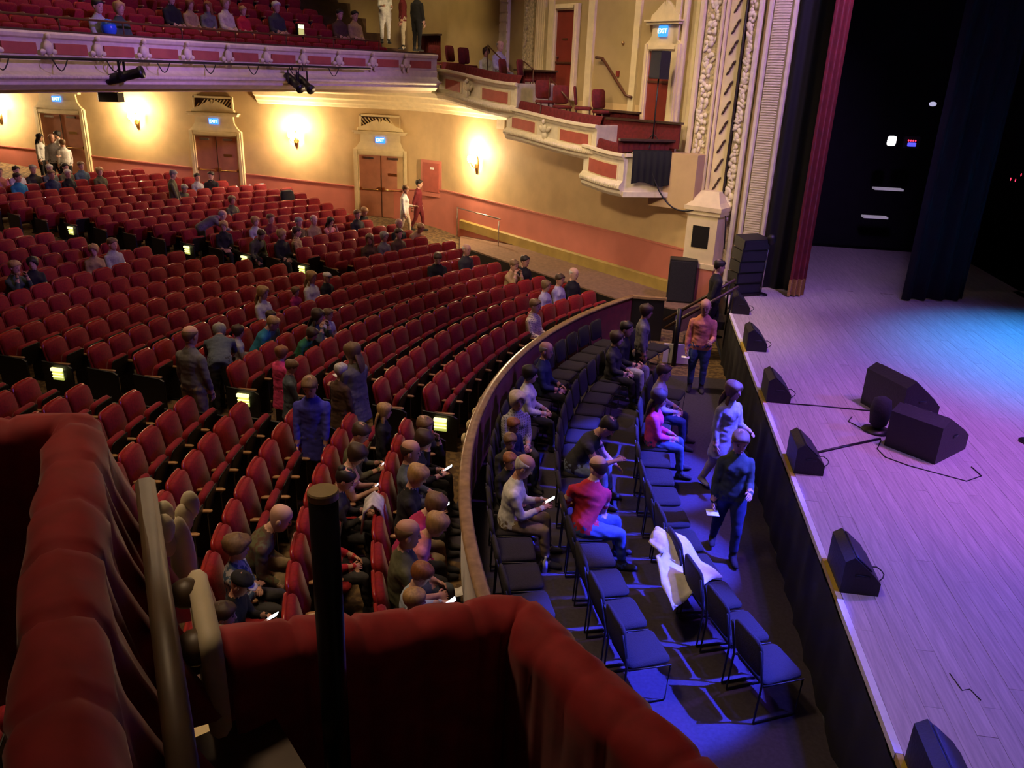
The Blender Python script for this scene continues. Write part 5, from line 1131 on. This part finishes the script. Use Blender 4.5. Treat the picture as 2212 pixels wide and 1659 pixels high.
DATA = [
 ('q', 1.60, 15.04, None, 'bald man in salmon sweater and jeans standing in the pit facing the camera', 'hold', 'salmon', 'jeans', ('balding', 'hlight'), -95, 1.03, ('paper', 'folded white programme in the hand of the man in salmon'), True, 'charcoal'),
 ('q', 1.67, 10.95, None, 'long-haired woman in pale cardigan walking along the stage front', 'cardigan', 'lgrey', 'cream', ('long', 'hlight'), -55, 0.98, None, True, 'lgrey'),
 ('q', 1.58, 9.18, None, 'woman in dark green sweater walking toward the camera with papers', 'walkf', 'dgreen', 'navy', ('short', 'hlight'), -88, 0.99, ('paper', 'white papers held by the woman in dark green'), True, 'black'),
 ('q', 0.47, 14.77, None, 'brown-haired woman in grey top standing at the far end of the pit', 'standf', 'grey', 'black', ('bob', 'hbrown'), 0, 0.97, None, True, 'charcoal'),
 ('x', 1.98, 17.22, 0.36, 'dark-haired person in black climbing the stage stairs', 'walk', 'black', 'black', ('short', 'hdark'), 10, 1.0, None, True, 'charcoal'),
 ('s', -6.34, 10.68, None, 'man in grey-brown sweater and tan trousers standing in the centre aisle', 'stand', 'grey', 'khaki', ('balding', 'hlight'), 75, 1.08, None, True, 'charcoal'),
 ('s', -6.50, 11.81, None, 'man in dark jacket bending over the seats beside the centre aisle', 'bend', 'slate', 'charcoal', ('short', 'hgrey'), 115, 1.04, None, True, 'black'),
 ('s', -5.29, 11.50, None, 'child in long bright pink coat standing in the centre aisle', 'coatf', 'pink', 'charcoal', ('bob', 'hginger'), 60, 0.82, None, True, 'charcoal'),
 ('s', -4.95, 11.03, None, 'child in dark grey coat standing beside the pink coat', 'coat', 'slate', 'charcoal', ('kid', 'hlight'), 30, 0.8, None, True, 'charcoal'),
 ('s', -4.02, 9.62, None, 'man in bright blue coat looking down in the centre aisle', 'coat', 'blue', 'olive', ('short', 'hlight'), -80, 1.0, None, True, 'charcoal'),
 ('s', -3.87, 10.96, None, 'long-haired woman in grey coat reading a programme in the aisle', 'coathold', 'grey', 'black', ('long', 'hlight'), 150, 1.02, ('paper', 'white programme read by the woman in the grey coat'), True, 'black'),
 ('s', -4.05, 10.80, None, 'short white-haired person beside the woman in the grey coat', 'coatf', 'brown', 'black', ('short', 'hwhite'), 60, 0.86, None, True, 'charcoal'),
 ('s', -3.07, 9.75, None, 'blond girl in black top standing between the front rows', 'standf', 'black', 'black', ('long', 'hblond'), 10, 0.8, None, True, 'charcoal'),
 ('s', -14.57, 24.64, None, 'man in long dark coat standing among the far back seats', 'coat', 'olive', 'black', ('short', 'hgrey'), 20, 1.0, None, False, 'charcoal'),
 ('s', -11.91, 21.32, None, 'grey-haired man in grey jacket bending over the far block', 'bend', 'grey', 'slate', ('balding', 'hgrey'), 40, 1.0, None, False, 'charcoal'),
 ('s', -7.40, 26.46, None, 'woman in white walking past the nearest exit door', 'walkf', 'white', 'cream', ('short', 'hlight'), 0, 1.0, None, False, 'charcoal'),
 ('s', -7.25, 27.70, None, 'person in maroon walking past the nearest exit door', 'walk', 'maroon', 'maroon', ('short', 'hdark'), 0, 1.0, None, False, 'charcoal'),
 ('s', -21.32, 27.59, None, 'dark-haired usher in white blouse at the left of the group by the far door', 'standf', 'white', 'black', ('long', 'hdark'), 0, 0.97, None, False, 'charcoal'),
 ('s', -20.52, 27.20, None, 'balding usher in pale shirt with folded arms by the far door', 'hold', 'lgrey', 'black', ('balding', 'hgrey'), -60, 1.05, None, False, 'charcoal'),
 ('s', -21.08, 28.33, None, 'dark-haired usher half hidden behind the group by the far door', 'standf', 'white', 'black', ('bob', 'hdark'), -100, 1.0, None, False, 'charcoal'),
 ('s', -20.20, 27.32, None, 'usher in white shirt turned away at the right of the group by the far door', 'stand', 'white', 'black', ('short', 'hlight'), 150, 0.97, None, False, 'charcoal'),
 ('p', -1.38, 12.77, None, 'bald man in dark jacket seated by the rail', 'sit', 'navy', 'black', ('balding', 'hgrey'), 0, 1.03, None, True, 'charcoal'),
 ('p', -1.35, 12.14, None, 'woman with dark bob in white sweater seated by the rail', 'sitf', 'white', 'black', ('bob', 'hdark'), 0, 1.0, None, True, 'charcoal'),
 ('p', -1.38, 10.65, None, 'woman in pale hood and plaid shirt seated by the rail', 'sitf', ('plaid', 'lgrey', 'grey', 9), 'charcoal', ('hood', 'cream'), -60, 1.0, None, True, 'charcoal'),
 ('p', -1.12, 10.64, None, 'small boy in dark blue jacket beside the hooded woman', 'sit', 'navy', 'navy', ('kid', 'hginger'), -40, 0.78, None, True, 'charcoal'),
 ('p', -1.36, 10.12, None, 'boy in dark jacket looking up toward the camera', 'sit', 'charcoal', 'black', ('kid', 'hlight'), -70, 0.8, None, True, 'charcoal'),
 ('p', -1.32, 9.76, None, 'boy half hidden behind the bald man in the white shirt', 'sit', 'black', 'black', ('kid', 'hginger'), -60, 0.78, None, True, 'charcoal'),
 ('p', -1.28, 8.69, None, 'bald man in white shirt looking at a glowing phone', 'phone', 'white', 'khaki', ('balding', 'hwhite'), -8, 1.04, ('phone', 'glowing phone held by the bald man in white'), True, 'charcoal'),
 ('p', -0.60, 8.74, None, 'balding man in red shirt turned round over his chair', 'turnred', 'red', 'jeans', ('balding', 'hbrown'), 0, 1.04, None, True, 'charcoal'),
 ('p', -0.21, 10.27, None, 'man in dark T-shirt and jeans bent over in the middle pit row', 'tee2', 'charcoal', 'ljeans', ('short', 'hdark'), -12, 1.05, None, True, 'charcoal'),
 ('p', 0.12, 14.59, None, 'man in black jacket seated at the far end of the pit', 'sit', 'black', 'lgrey', ('short', 'hdark'), 0, 1.03, None, True, 'charcoal'),
 ('p', -0.08, 13.99, None, 'brown-haired woman in dark coat seated at the far end of the pit', 'sitf', 'charcoal', 'black', ('bob', 'hbrown'), 0, 1.0, None, True, 'charcoal'),
 ('p', 0.62, 12.68, None, 'man in lavender shirt seated in the stage-side pit row', 'sit', 'lav', 'navy', ('short', 'hbrown'), 0, 1.0, None, True, 'charcoal'),
 ('p', 0.58, 11.64, None, 'long-haired woman with pink sleeves seated in the stage-side pit row', 'sitf', 'pink', 'denim', ('long', 'hbrown'), 0, 0.98, None, True, 'charcoal'),
 ('R', 2.00, -15.90, None, 'bald man in camouflage shirt seated in the near block', 'lean', ('noise', 'olive', 'brown', 14), 'khaki', ('bald', 'hgrey'), 0, 1.05, None, True, 'charcoal'),
 ('R', 2.00, -17.80, None, 'curly-haired child in blue patterned shirt in the near block', 'cross', ('noise', 'denim', 'lgrey', 16), 'charcoal', ('curly', 'hlight'), 0, 0.92, None, True, 'charcoal'),
 ('R', 2.00, -19.80, None, 'boy in black and white cap looking at a phone in the near block', 'phone', 'black', 'khaki', ('cap', 'black', 'white'), -15, 0.86, ('phone', 'glowing phone held by the boy in the cap'), True, 'charcoal'),
 ('R', 2.00, -21.60, None, 'brown-haired child below the boy in the cap', 'sit', 'slate', 'denim', ('kid', 'hbrown'), -10, 0.84, None, True, 'charcoal'),
 ('R', 2.00, -23.30, None, 'person in grey hooded top nearest the box ledge', 'sit', 'grey', 'charcoal', ('short', 'hlight'), 0, 0.92, None, True, 'charcoal'),
 ('R', 1.00, -7.50, None, 'brown-haired man looking at a phone in the front near rows', 'phone', 'olive', 'charcoal', ('short', 'hbrown'), 0, 1.0, ('phone', 'glowing pale blue phone in the front near rows'), True, 'charcoal'),
 ('R', 1.00, -9.80, None, 'woman in striped sleeveless top lighting her face with a phone', 'sleeveless', ('stripe', 'rose', 'cream', 10), 'charcoal', ('bob', 'hbrown'), 0, 0.98, ('phone', 'bright white phone held by the woman in stripes'), True, 'charcoal'),
 ('R', 1.00, -12.50, None, 'dark-haired woman with a bun beside the black post', 'phonef', 'charcoal', 'charcoal', ('bun', 'hdark'), 0, 0.97, None, True, 'charcoal'),
 ('R', 0.00, -10.00, None, 'balding man in grey jacket near the curved rail', 'sit', 'slate', 'black', ('balding', 'hbrown'), 0, 1.03, None, True, 'charcoal'),
 ('R', 0.00, -7.90, None, 'brown-haired woman in black leaning forward by the rail', 'phonef', 'black', 'black', ('bob', 'hbrown'), 0, 0.98, ('phone', 'lit phone held by the woman in black by the rail'), True, 'charcoal'),
 ('R', 0.00, -5.80, None, 'person with raised hand to the face by the rail end', 'face', 'black', 'black', ('short', 'hlight'), -30, 0.98, None, True, 'charcoal'),
 ('R', 0.00, -12.30, None, 'blond woman in dark jacket by the curved rail', 'phonef', 'black', 'black', ('bob', 'hblond'), 0, 1.0, ('phone', 'small lit phone held by the blond woman'), True, 'charcoal'),
 ('R', 0.00, -14.50, None, 'brown-haired woman in magenta top by the curved rail', 'leanf', 'magenta', 'khaki', ('bob', 'hlight'), 0, 0.98, None, True, 'charcoal'),
 ('R', 0.00, -16.40, None, 'reddish-blond woman in rose top reading a white sheet', 'leanf', 'rose', 'charcoal', ('bob', 'hblond'), 0, 0.98, ('paper', 'white sheet held out by the woman in rose'), True, 'charcoal'),
 ('R', 0.00, -18.60, None, 'balding man in grey-brown T-shirt near the curved rail', 'tee', 'olive', 'slate', ('balding', 'hlight'), 0, 1.08, None, True, 'charcoal'),
 ('R', 0.00, -20.40, None, 'ginger boy in white shirt with a phone by the rail', 'phone', 'sky', 'slate', ('kid', 'hginger'), 0, 0.88, ('phone', 'grey phone held by the ginger boy'), True, 'charcoal'),
 ('R', 0.00, -22.00, None, 'short-haired blond boy just above the foreground drape', 'sit', 'lgrey', 'denim', ('kid', 'hblond'), 0, 0.84, None, True, 'charcoal'),
 ('R', 1.00, -15.80, None, 'person in red top partly hidden by the black post', 'sit', 'red', 'charcoal', ('short', 'hbrown'), 0, 0.95, None, True, 'charcoal'),
 ('r', -1.43, 15.66, None, 'person in pale plaid shirt near the rail in the front row', 'sit', ('plaid', 'cream', 'grey', 9), 'tan', ('short', 'hlight'), 0, 1.0, None, False, 'charcoal'),
 ('r', -1.56, 17.89, None, 'girl with white headband in the second row', 'sitf', 'lav', 'grey', ('bob', 'hlight'), 0, 0.9, None, False, 'charcoal'),
 ('r', -1.30, 18.20, None, 'person in lavender top in the second row', 'sitf', 'lav', 'grey', ('short', 'hbrown'), 0, 0.97, None, False, 'charcoal'),
 ('r', -1.03, 18.58, None, 'bald man in dark jacket at the end of the second row', 'sit', 'black', 'charcoal', ('balding', 'hwhite'), 0, 1.02, None, False, 'charcoal'),
 ('r', -2.49, 19.17, None, 'person in tan jacket in the fourth row', 'face', 'tan', 'khaki', ('short', 'hlight'), 0, 1.0, None, False, 'charcoal'),
 ('r', -2.22, 19.52, None, 'dark-haired person in black beside the tan jacket', 'sit', 'black', 'black', ('short', 'hdark'), 0, 1.0, None, False, 'charcoal'),
 ('r', -4.26, 19.57, None, 'brown-haired person in black with bent arms', 'phone', 'black', 'black', ('short', 'hbrown'), -40, 1.0, None, False, 'charcoal'),
 ('r', -4.08, 20.18, None, 'bald man in dark jacket near the walkway', 'sit', 'charcoal', 'black', ('balding', 'hwhite'), 0, 1.02, None, False, 'charcoal'),
 ('r', -7.17, 16.56, None, 'woman with long blond hair and white top, upper of the two', 'sitf', 'white', 'cream', ('long', 'hblond'), 0, 0.98, None, False, 'charcoal'),
 ('r', -7.11, 15.11, None, 'woman with long blond hair and white top, lower of the two', 'sitf', 'white', 'tan', ('long', 'hblond'), 0, 0.99, None, False, 'charcoal'),
 ('r', -7.07, 16.05, None, 'small child in pink beside the blond women', 'sit', 'magenta', 'rose', ('bob', 'hlight'), 0, 0.7, None, False, 'charcoal'),
 ('r', -6.81, 16.63, None, 'child in black with black and white animal hat', 'sit', 'black', 'black', ('cap', 'white', 'black'), 0, 0.82, None, False, 'charcoal'),
 ('r', -5.40, 13.90, None, 'dark-haired woman with hand at her face in the middle block', 'face', 'slate', 'charcoal', ('long', 'hbrown'), 0, 1.0, None, False, 'charcoal'),
 ('r', -5.44, 14.69, None, 'child in lavender beside the dark-haired woman', 'sit', 'lav', 'magenta', ('kid', 'hlight'), 0, 0.82, None, False, 'charcoal'),
 ('r', -5.75, 13.39, None, 'brown-haired child in green top', 'leanf', 'green', 'khaki', ('bob', 'hbrown'), 0, 0.86, None, False, 'charcoal'),
 ('r', -5.78, 13.83, None, 'child in grey beside the green top', 'sit', 'denim', 'grey', ('kid', 'hbrown'), 0, 0.82, None, False, 'charcoal'),
 ('r', -6.51, 12.87, None, 'child in pale grey top seen from behind by the aisle', 'sit', 'lgrey', 'charcoal', ('bob', 'hbrown'), 40, 0.84, None, False, 'charcoal'),
 ('r', -6.60, 13.33, None, 'blond person in turquoise top leaning forward', 'leanf', 'teal', 'black', ('short', 'hblond'), 20, 0.97, None, False, 'charcoal'),
 ('r', -11.75, 16.80, None, 'blond woman in yellowish top turned to her neighbour', 'turnf', 'tan', 'grey', ('bob', 'hblond'), 0, 0.97, None, False, 'charcoal'),
 ('r', -11.71, 17.29, None, 'man in pale cardigan in the emptier rows', 'sit', 'lgrey', 'charcoal', ('short', 'hlight'), 0, 1.02, None, False, 'charcoal'),
 ('r', -12.40, 15.06, None, 'fair man in dark green jacket at the left edge', 'face', 'dgreen', 'navy', ('short', 'hblond'), 0, 1.02, None, False, 'charcoal'),
 ('r', -12.21, 15.36, None, 'dark-haired woman in black at the left edge', 'turnf', 'black', 'black', ('bob', 'hdark'), 0, 0.98, None, False, 'charcoal'),
 ('r', -10.41, 22.33, None, 'woman in red scarf in the far block', 'sitf', 'maroon', 'charcoal', ('short', 'hlight'), 0, 0.97, None, False, 'charcoal'),
 ('r', -9.57, 19.78, None, 'blond person in dark clothes at the far aisle', 'talk', 'black', 'black', ('bob', 'hblond'), 0, 1.0, None, False, 'charcoal'),
 ('r', -10.82, 21.60, None, 'person in pale top with fair hair in the far block', 'sitf', 'lgrey', 'charcoal', ('bob', 'hblond'), 0, 0.96, None, False, 'charcoal'),
 ('r', -9.72, 21.95, None, 'grey-haired man in brown jacket in the far block', 'sit', 'brown', 'black', ('short', 'hgrey'), 0, 1.0, None, False, 'charcoal'),
 ('r', -9.37, 20.49, None, 'person in olive jacket looking down in the far block', 'lean', 'olive', 'black', ('short', 'hbrown'), 0, 1.0, None, False, 'charcoal'),
 ('r', -9.35, 22.29, None, 'balding man in tan jacket in the far block', 'sit', 'tan', 'black', ('balding', 'hgrey'), 0, 1.0, None, False, 'charcoal'),
 ('r', -8.77, 20.60, None, 'brown-haired person in plaid in the far block', 'turn', ('plaid', 'tan', 'brown', 9), 'black', ('short', 'hbrown'), 0, 1.0, None, False, 'charcoal'),
 ('r', -8.90, 22.88, None, 'dark-haired girl in pink vest with raised hands', 'face', 'rose', 'black', ('long', 'hdark'), 0, 0.9, None, False, 'charcoal'),
 ('r', -8.12, 23.90, None, 'person in dark jacket below the nearest exit door', 'sit', 'charcoal', 'black', ('short', 'hlight'), 0, 1.0, None, False, 'charcoal'),
 ('r', -7.95, 24.78, None, 'fair-haired person in black below the nearest exit door', 'lean', 'black', 'black', ('short', 'hblond'), 0, 1.0, None, False, 'charcoal'),
 ('r', -6.78, 20.92, None, 'long-haired person with back turned in the far front rows', 'turnf', 'brown', 'black', ('long', 'hlight'), 0, 0.98, None, False, 'charcoal'),
 ('r', -6.53, 21.09, None, 'grey-haired woman beside the long-haired person', 'sitf', 'grey', 'lgrey', ('bob', 'hgrey'), 0, 0.97, None, False, 'charcoal'),
 ('r', -6.58, 22.93, None, 'bald man in dark jacket by the walkway', 'sit', 'black', 'charcoal', ('balding', 'hwhite'), 0, 1.02, None, False, 'charcoal'),
 ('r', -6.23, 22.87, None, 'blond person in pale coat by the walkway', 'lean', 'tan', 'lgrey', ('short', 'hblond'), 0, 1.0, None, False, 'charcoal'),
 ('r', -6.26, 21.53, None, 'person in brown fur collar by the walkway', 'sit', 'brown', 'black', ('short', 'hbrown'), 0, 1.0, None, False, 'charcoal'),
 ('r', -10.84, 20.72, None, 'blond woman turned toward the bending man', 'turnf', 'black', 'black', ('bob', 'hblond'), 0, 0.97, None, False, 'charcoal'),
 ('r', -12.55, 24.13, None, 'fair-haired person in olive jacket near the back', 'sitf', 'olive', 'black', ('bob', 'hlight'), 0, 0.97, None, False, 'charcoal'),
 ('r', -14.61, 26.91, None, 'dark-haired person in black under the lattice-topped door', 'turnr', 'black', 'black', ('short', 'hdark'), 0, 0.98, None, False, 'charcoal'),
 ('r', -14.88, 26.44, None, 'pale-faced person beside the door frame', 'sitf', 'lgrey', 'olive', ('short', 'hdark'), 0, 0.95, None, False, 'charcoal'),
 ('r', -14.26, 25.05, None, 'grey-haired person bent low near the dark coat', 'lean', 'olive', 'black', ('short', 'hgrey'), 0, 0.97, None, False, 'charcoal'),
 ('r', -17.89, 25.31, None, 'blond woman in olive coat at the end of the back group', 'sitf', 'olive', 'charcoal', ('bob', 'hblond'), 0, 0.98, None, False, 'charcoal'),
 ('r', -18.34, 24.90, None, 'white-haired woman in black in the back group', 'sitf', 'black', 'black', ('short', 'hwhite'), 0, 0.98, None, False, 'charcoal'),
 ('r', -18.51, 24.19, None, 'fair-haired person in dark jacket in the back group', 'sit', 'navy', 'black', ('short', 'hlight'), 0, 1.0, None, False, 'charcoal'),
 ('r', -19.32, 24.81, None, 'white-haired person behind the back group', 'sit', 'slate', 'black', ('short', 'hwhite'), 0, 0.98, None, False, 'charcoal'),
 ('r', -19.71, 24.69, None, 'reddish-faced man in dark top in the back group', 'sit', 'charcoal', 'black', ('short', 'hgrey'), 0, 1.0, None, False, 'charcoal'),
 ('r', -18.47, 22.89, None, 'person in bright blue jacket reaching out an arm', 'talk', 'teal', 'white', ('short', 'hbrown'), 0, 1.0, None, False, 'charcoal'),
 ('r', -19.36, 23.70, None, 'person in white beside the bright blue jacket', 'sit', 'white', 'white', ('short', 'hdark'), 0, 1.0, None, False, 'charcoal'),
 ('r', -21.35, 26.15, None, 'dark-haired person at the back left', 'sit', 'olive', 'black', ('short', 'hdark'), 0, 0.98, None, False, 'charcoal'),
 ('r', -20.16, 24.23, None, 'person in pink top at the left edge', 'sit', 'rose', 'black', ('short', 'hlight'), 0, 1.0, None, False, 'charcoal'),
 ('r', -20.92, 25.29, None, 'person in blue jacket at the left edge', 'sit', 'denim', 'black', ('short', 'hlight'), 0, 1.0, None, False, 'charcoal'),
 ('b', -11.37, 17.41, 0, 'man in white shirt in the balcony', 'sit', 'lgrey', 'charcoal', ('short', 'hdark'), 0, 1.0, None, False, 'charcoal'),
 ('b', -11.21, 17.94, 0, 'fair woman in green top with blue balloon in the balcony', 'sitf', 'dgreen', 'charcoal', ('bob', 'hblond'), 0, 1.0, None, False, 'charcoal'),
 ('b', -11.39, 20.21, 1, 'dark-haired person in black in the balcony', 'sit', 'black', 'black', ('short', 'hdark'), 0, 1.0, None, False, 'charcoal'),
 ('b', -11.14, 20.77, 1, 'child in beige in the balcony', 'sit', 'tan', 'tan', ('bob', 'hginger'), 0, 0.85, None, False, 'charcoal'),
 ('b', -10.93, 21.23, 1, 'long-haired girl in grey in the balcony', 'turnf', 'grey', 'tan', ('long', 'hginger'), 0, 0.85, None, False, 'charcoal'),
 ('b', -10.63, 21.84, 1, 'fair woman in cream top in the balcony', 'sitf', 'cream', 'tan', ('bob', 'hblond'), 0, 1.0, None, False, 'charcoal'),
 ('b', -10.40, 22.29, 1, 'blond child in red in the balcony', 'sit', 'red', 'grey', ('kid', 'hblond'), 0, 0.82, None, False, 'charcoal'),
 ('b', -10.11, 22.81, 1, 'white-haired man in dark jacket in the balcony', 'sit', 'charcoal', 'slate', ('short', 'hwhite'), 0, 1.03, None, False, 'charcoal'),
 ('b', -8.61, 25.14, 1, 'dark-haired man in yellow-sleeved vest at the balcony end', 'sit', 'tan', 'black', ('short', 'hdark'), 0, 1.0, None, False, 'charcoal'),
 ('b', -8.28, 25.57, 1, 'man in brown jacket at the balcony end', 'sit', 'brown', 'black', ('short', 'hdark'), 0, 1.0, None, False, 'charcoal'),
 ('x', -8.20, 27.30, 6.35, 'woman in white dress standing behind the balcony end', 'holdf', 'white', 'white', ('short', 'hlight'), -60, 1.0, None, False, 'charcoal'),
 ('x', -7.05, 26.90, 6.15, 'person in dark clothes standing at the upper handrail', 'stand', 'black', 'black', ('short', 'hdark'), 60, 1.0, None, False, 'charcoal'),
 ('x', -7.70, 27.60, 6.2, 'person with pale top behind the standing pair', 'stand', 'maroon', 'cream', ('short', 'hdark'), 200, 1.0, None, False, 'charcoal'),
 ('x', -4.55, 25.30, 5.0, 'person in white turned sideways in the upper box', 'sitf', 'white', 'grey', ('bob', 'hbrown'), -60, 0.95, None, False, 'charcoal'),
 ('x', -4.10, 24.95, 5.1, 'grey-haired man in lavender shirt in the upper box', 'sit', 'lav', 'grey', ('balding', 'hgrey'), -40, 1.0, None, False, 'charcoal'),
]
POSES['turnred'] = dict(twist=95, yaw=25, lean=10, side=-8, armL='cross', armR='cross', sleeve='short', wide=1.12)
POSES['tee2'] = dict(lean=30, armL='knee', armR='phone', pitch=30, sleeve='short', wide=1.08)
for kind, x, y, z, label, pose, top, bot, hair, yaw, s, item, near, shoe in DATA:
    b = bd(pose, vox=HI if near else LO, **POSES[pose])
    if kind == 'R':
        R_ = ROWR(int(x)) - .27; px, py = pol(R_, y); nearest_seat(px, py, 'near'); rz = -math.radians(y)
        person(label, px, py, floor_z(px, py) + max(0, .5 * (1 - s)), rz + math.radians(yaw), b, top, bot, shoe, hair, s, item, 'people seated in the hall')
    elif kind in 'rpb':
        if kind == 'p': st_ = nearest_pit(x, y)
        elif kind == 'r': st_ = nearest_seat(x, y)
        else: st_ = nearest_seat(x, y, 'balcony')
        px, py, pz, rz = st_['x'], st_['y'], st_['z'], st_['rz']
        dz = .50 * (1 - s); pz += max(0, dz)          # a small person still sits on the cushion
        person(label, px - .02 * math.cos(rz), py - .02 * math.sin(rz), pz, rz + math.radians(yaw), b, top, bot, shoe, hair, s, item, 'people seated in the hall')
    else:
        zz = z if z is not None else (floor_z(x, y) if kind == 's' else 0)
        person(label, x, y, zz, math.radians(yaw), b, top, bot, shoe, hair, s, item, 'people standing in the hall')
build_seats(); build_pit()
q = MB(); px, py = pol(13.62, -13.3); rings = []
for i in range(9):
    b_ = -1 + 2 * i / 8; rings.append([(.10 + .03 * math.sin(3 * b_), b_ * .16, .62 + .05 * b_ * b_), (.03, b_ * .17, .98), (-.05, b_ * .15, 1.08 - .03 * b_ * b_), (-.14, b_ * .16, .96), (-.17, b_ * .19, .70)])
q.loft(rings, 0, True, (False, False), closed=False); o = q.build('pale_scarf', mat('pale_scarf_cloth', (.60, .56, .58), .9, .5, 9), None, (px, py, 0), math.radians(13)); tag(o, 'white and grey scarf draped over a front-row seat back by the rail', 'scarf'); o.modifiers.new('t', 'SOLIDIFY').thickness = .025
for a, z, lab in [(14.7, 5.80, 'lit yellow aisle light low at the left of the balcony'), (31.4, 6.1, 'lit yellow aisle light beside the white-haired man in the balcony')]:
    px, py = pol(23.6, a); t = thing('aisle_lamp', lab, 'lamp', (px, py, z), -math.radians(a))
    q = MB(); q.box((0, 0, .45), (.10, .22, .30)); q.build('housing', M_BLACKMETAL, t)
    q = MB(); q.box((.055, 0, .52), (.02, .18, .10)); q.build('lens', M_AISLEHOT, t); q = MB(); q.box((.055, 0, .38), (.015, .18, .14)); q.build('glow_panel', M_AISLE, t)
# blue balloon beside the woman in green, coat on a far seat, lone chair in the far aisle
q = MB(); q.ell((0, 0, 0), (.16, .16, .18), 14, 10); tag(q.build('balloon', mat('blue_balloon', (.03, .12, .75), .2), None, (*pol(22.7, 15.6), 6.22)), 'round blue balloon held at the balcony rail', 'balloon')
q = MB(); q.slab(rrect(.5, .4, .12), (0, 0, .85), (0, 1, 0), (-.2, 0, 1), (1, 0, .2), .2, .3, .35); tag(q.build('dark_coat', mat('dark_coat_cloth', (.012, .014, .016), .9, .3, 20), None, (-11.6, 26.7, .55), -.6), 'dark coat heaped on a seat near the far wall', 'coat')
t = thing('folding_chair', 'single red chair standing in the gap of the far aisle', 'chair', (-6.85, 17.75, floor_z(-6.85, 17.75)), math.radians(-30))
q = MB(); q.slab(rrect(.44, .44, .05), (0, 0, .46), (0, 1, 0), (1, 0, 0), (0, 0, -1), .07, .1, .3); q.build('seat', M_VELVET, t)
q = MB(); q.slab(rrect(.42, .48, .07), (-.22, 0, .76), (0, 1, 0), (-.15, 0, 1), (1, 0, .15), .05, .1, .3); q.build('backrest', M_VELVET, t)
for a in (-1, 1):
    for b_ in (-1, 1): q = MB(); q.tube([(a * .2, b_ * .2, 0), (a * .17, b_ * .17, .45)], .014, 6); q.build('leg', M_BLACKMETAL, t)
q = MB()
q.lathe([(.032, 0), (.033, .14), (.014, .19), (.014, .22)], 10)
tag(q.build('water_bottle', mat('clear_bottle', (.6, .65, .7), .1, .1, 5), None, (-.62, 8.35, 0)), 'clear plastic bottle on the floor behind the middle pit row', 'bottle')
print('people', NP, 'objects', len(bpy.data.objects), 'tris', sum(len(m.polygons) for m in bpy.data.meshes) * 2)
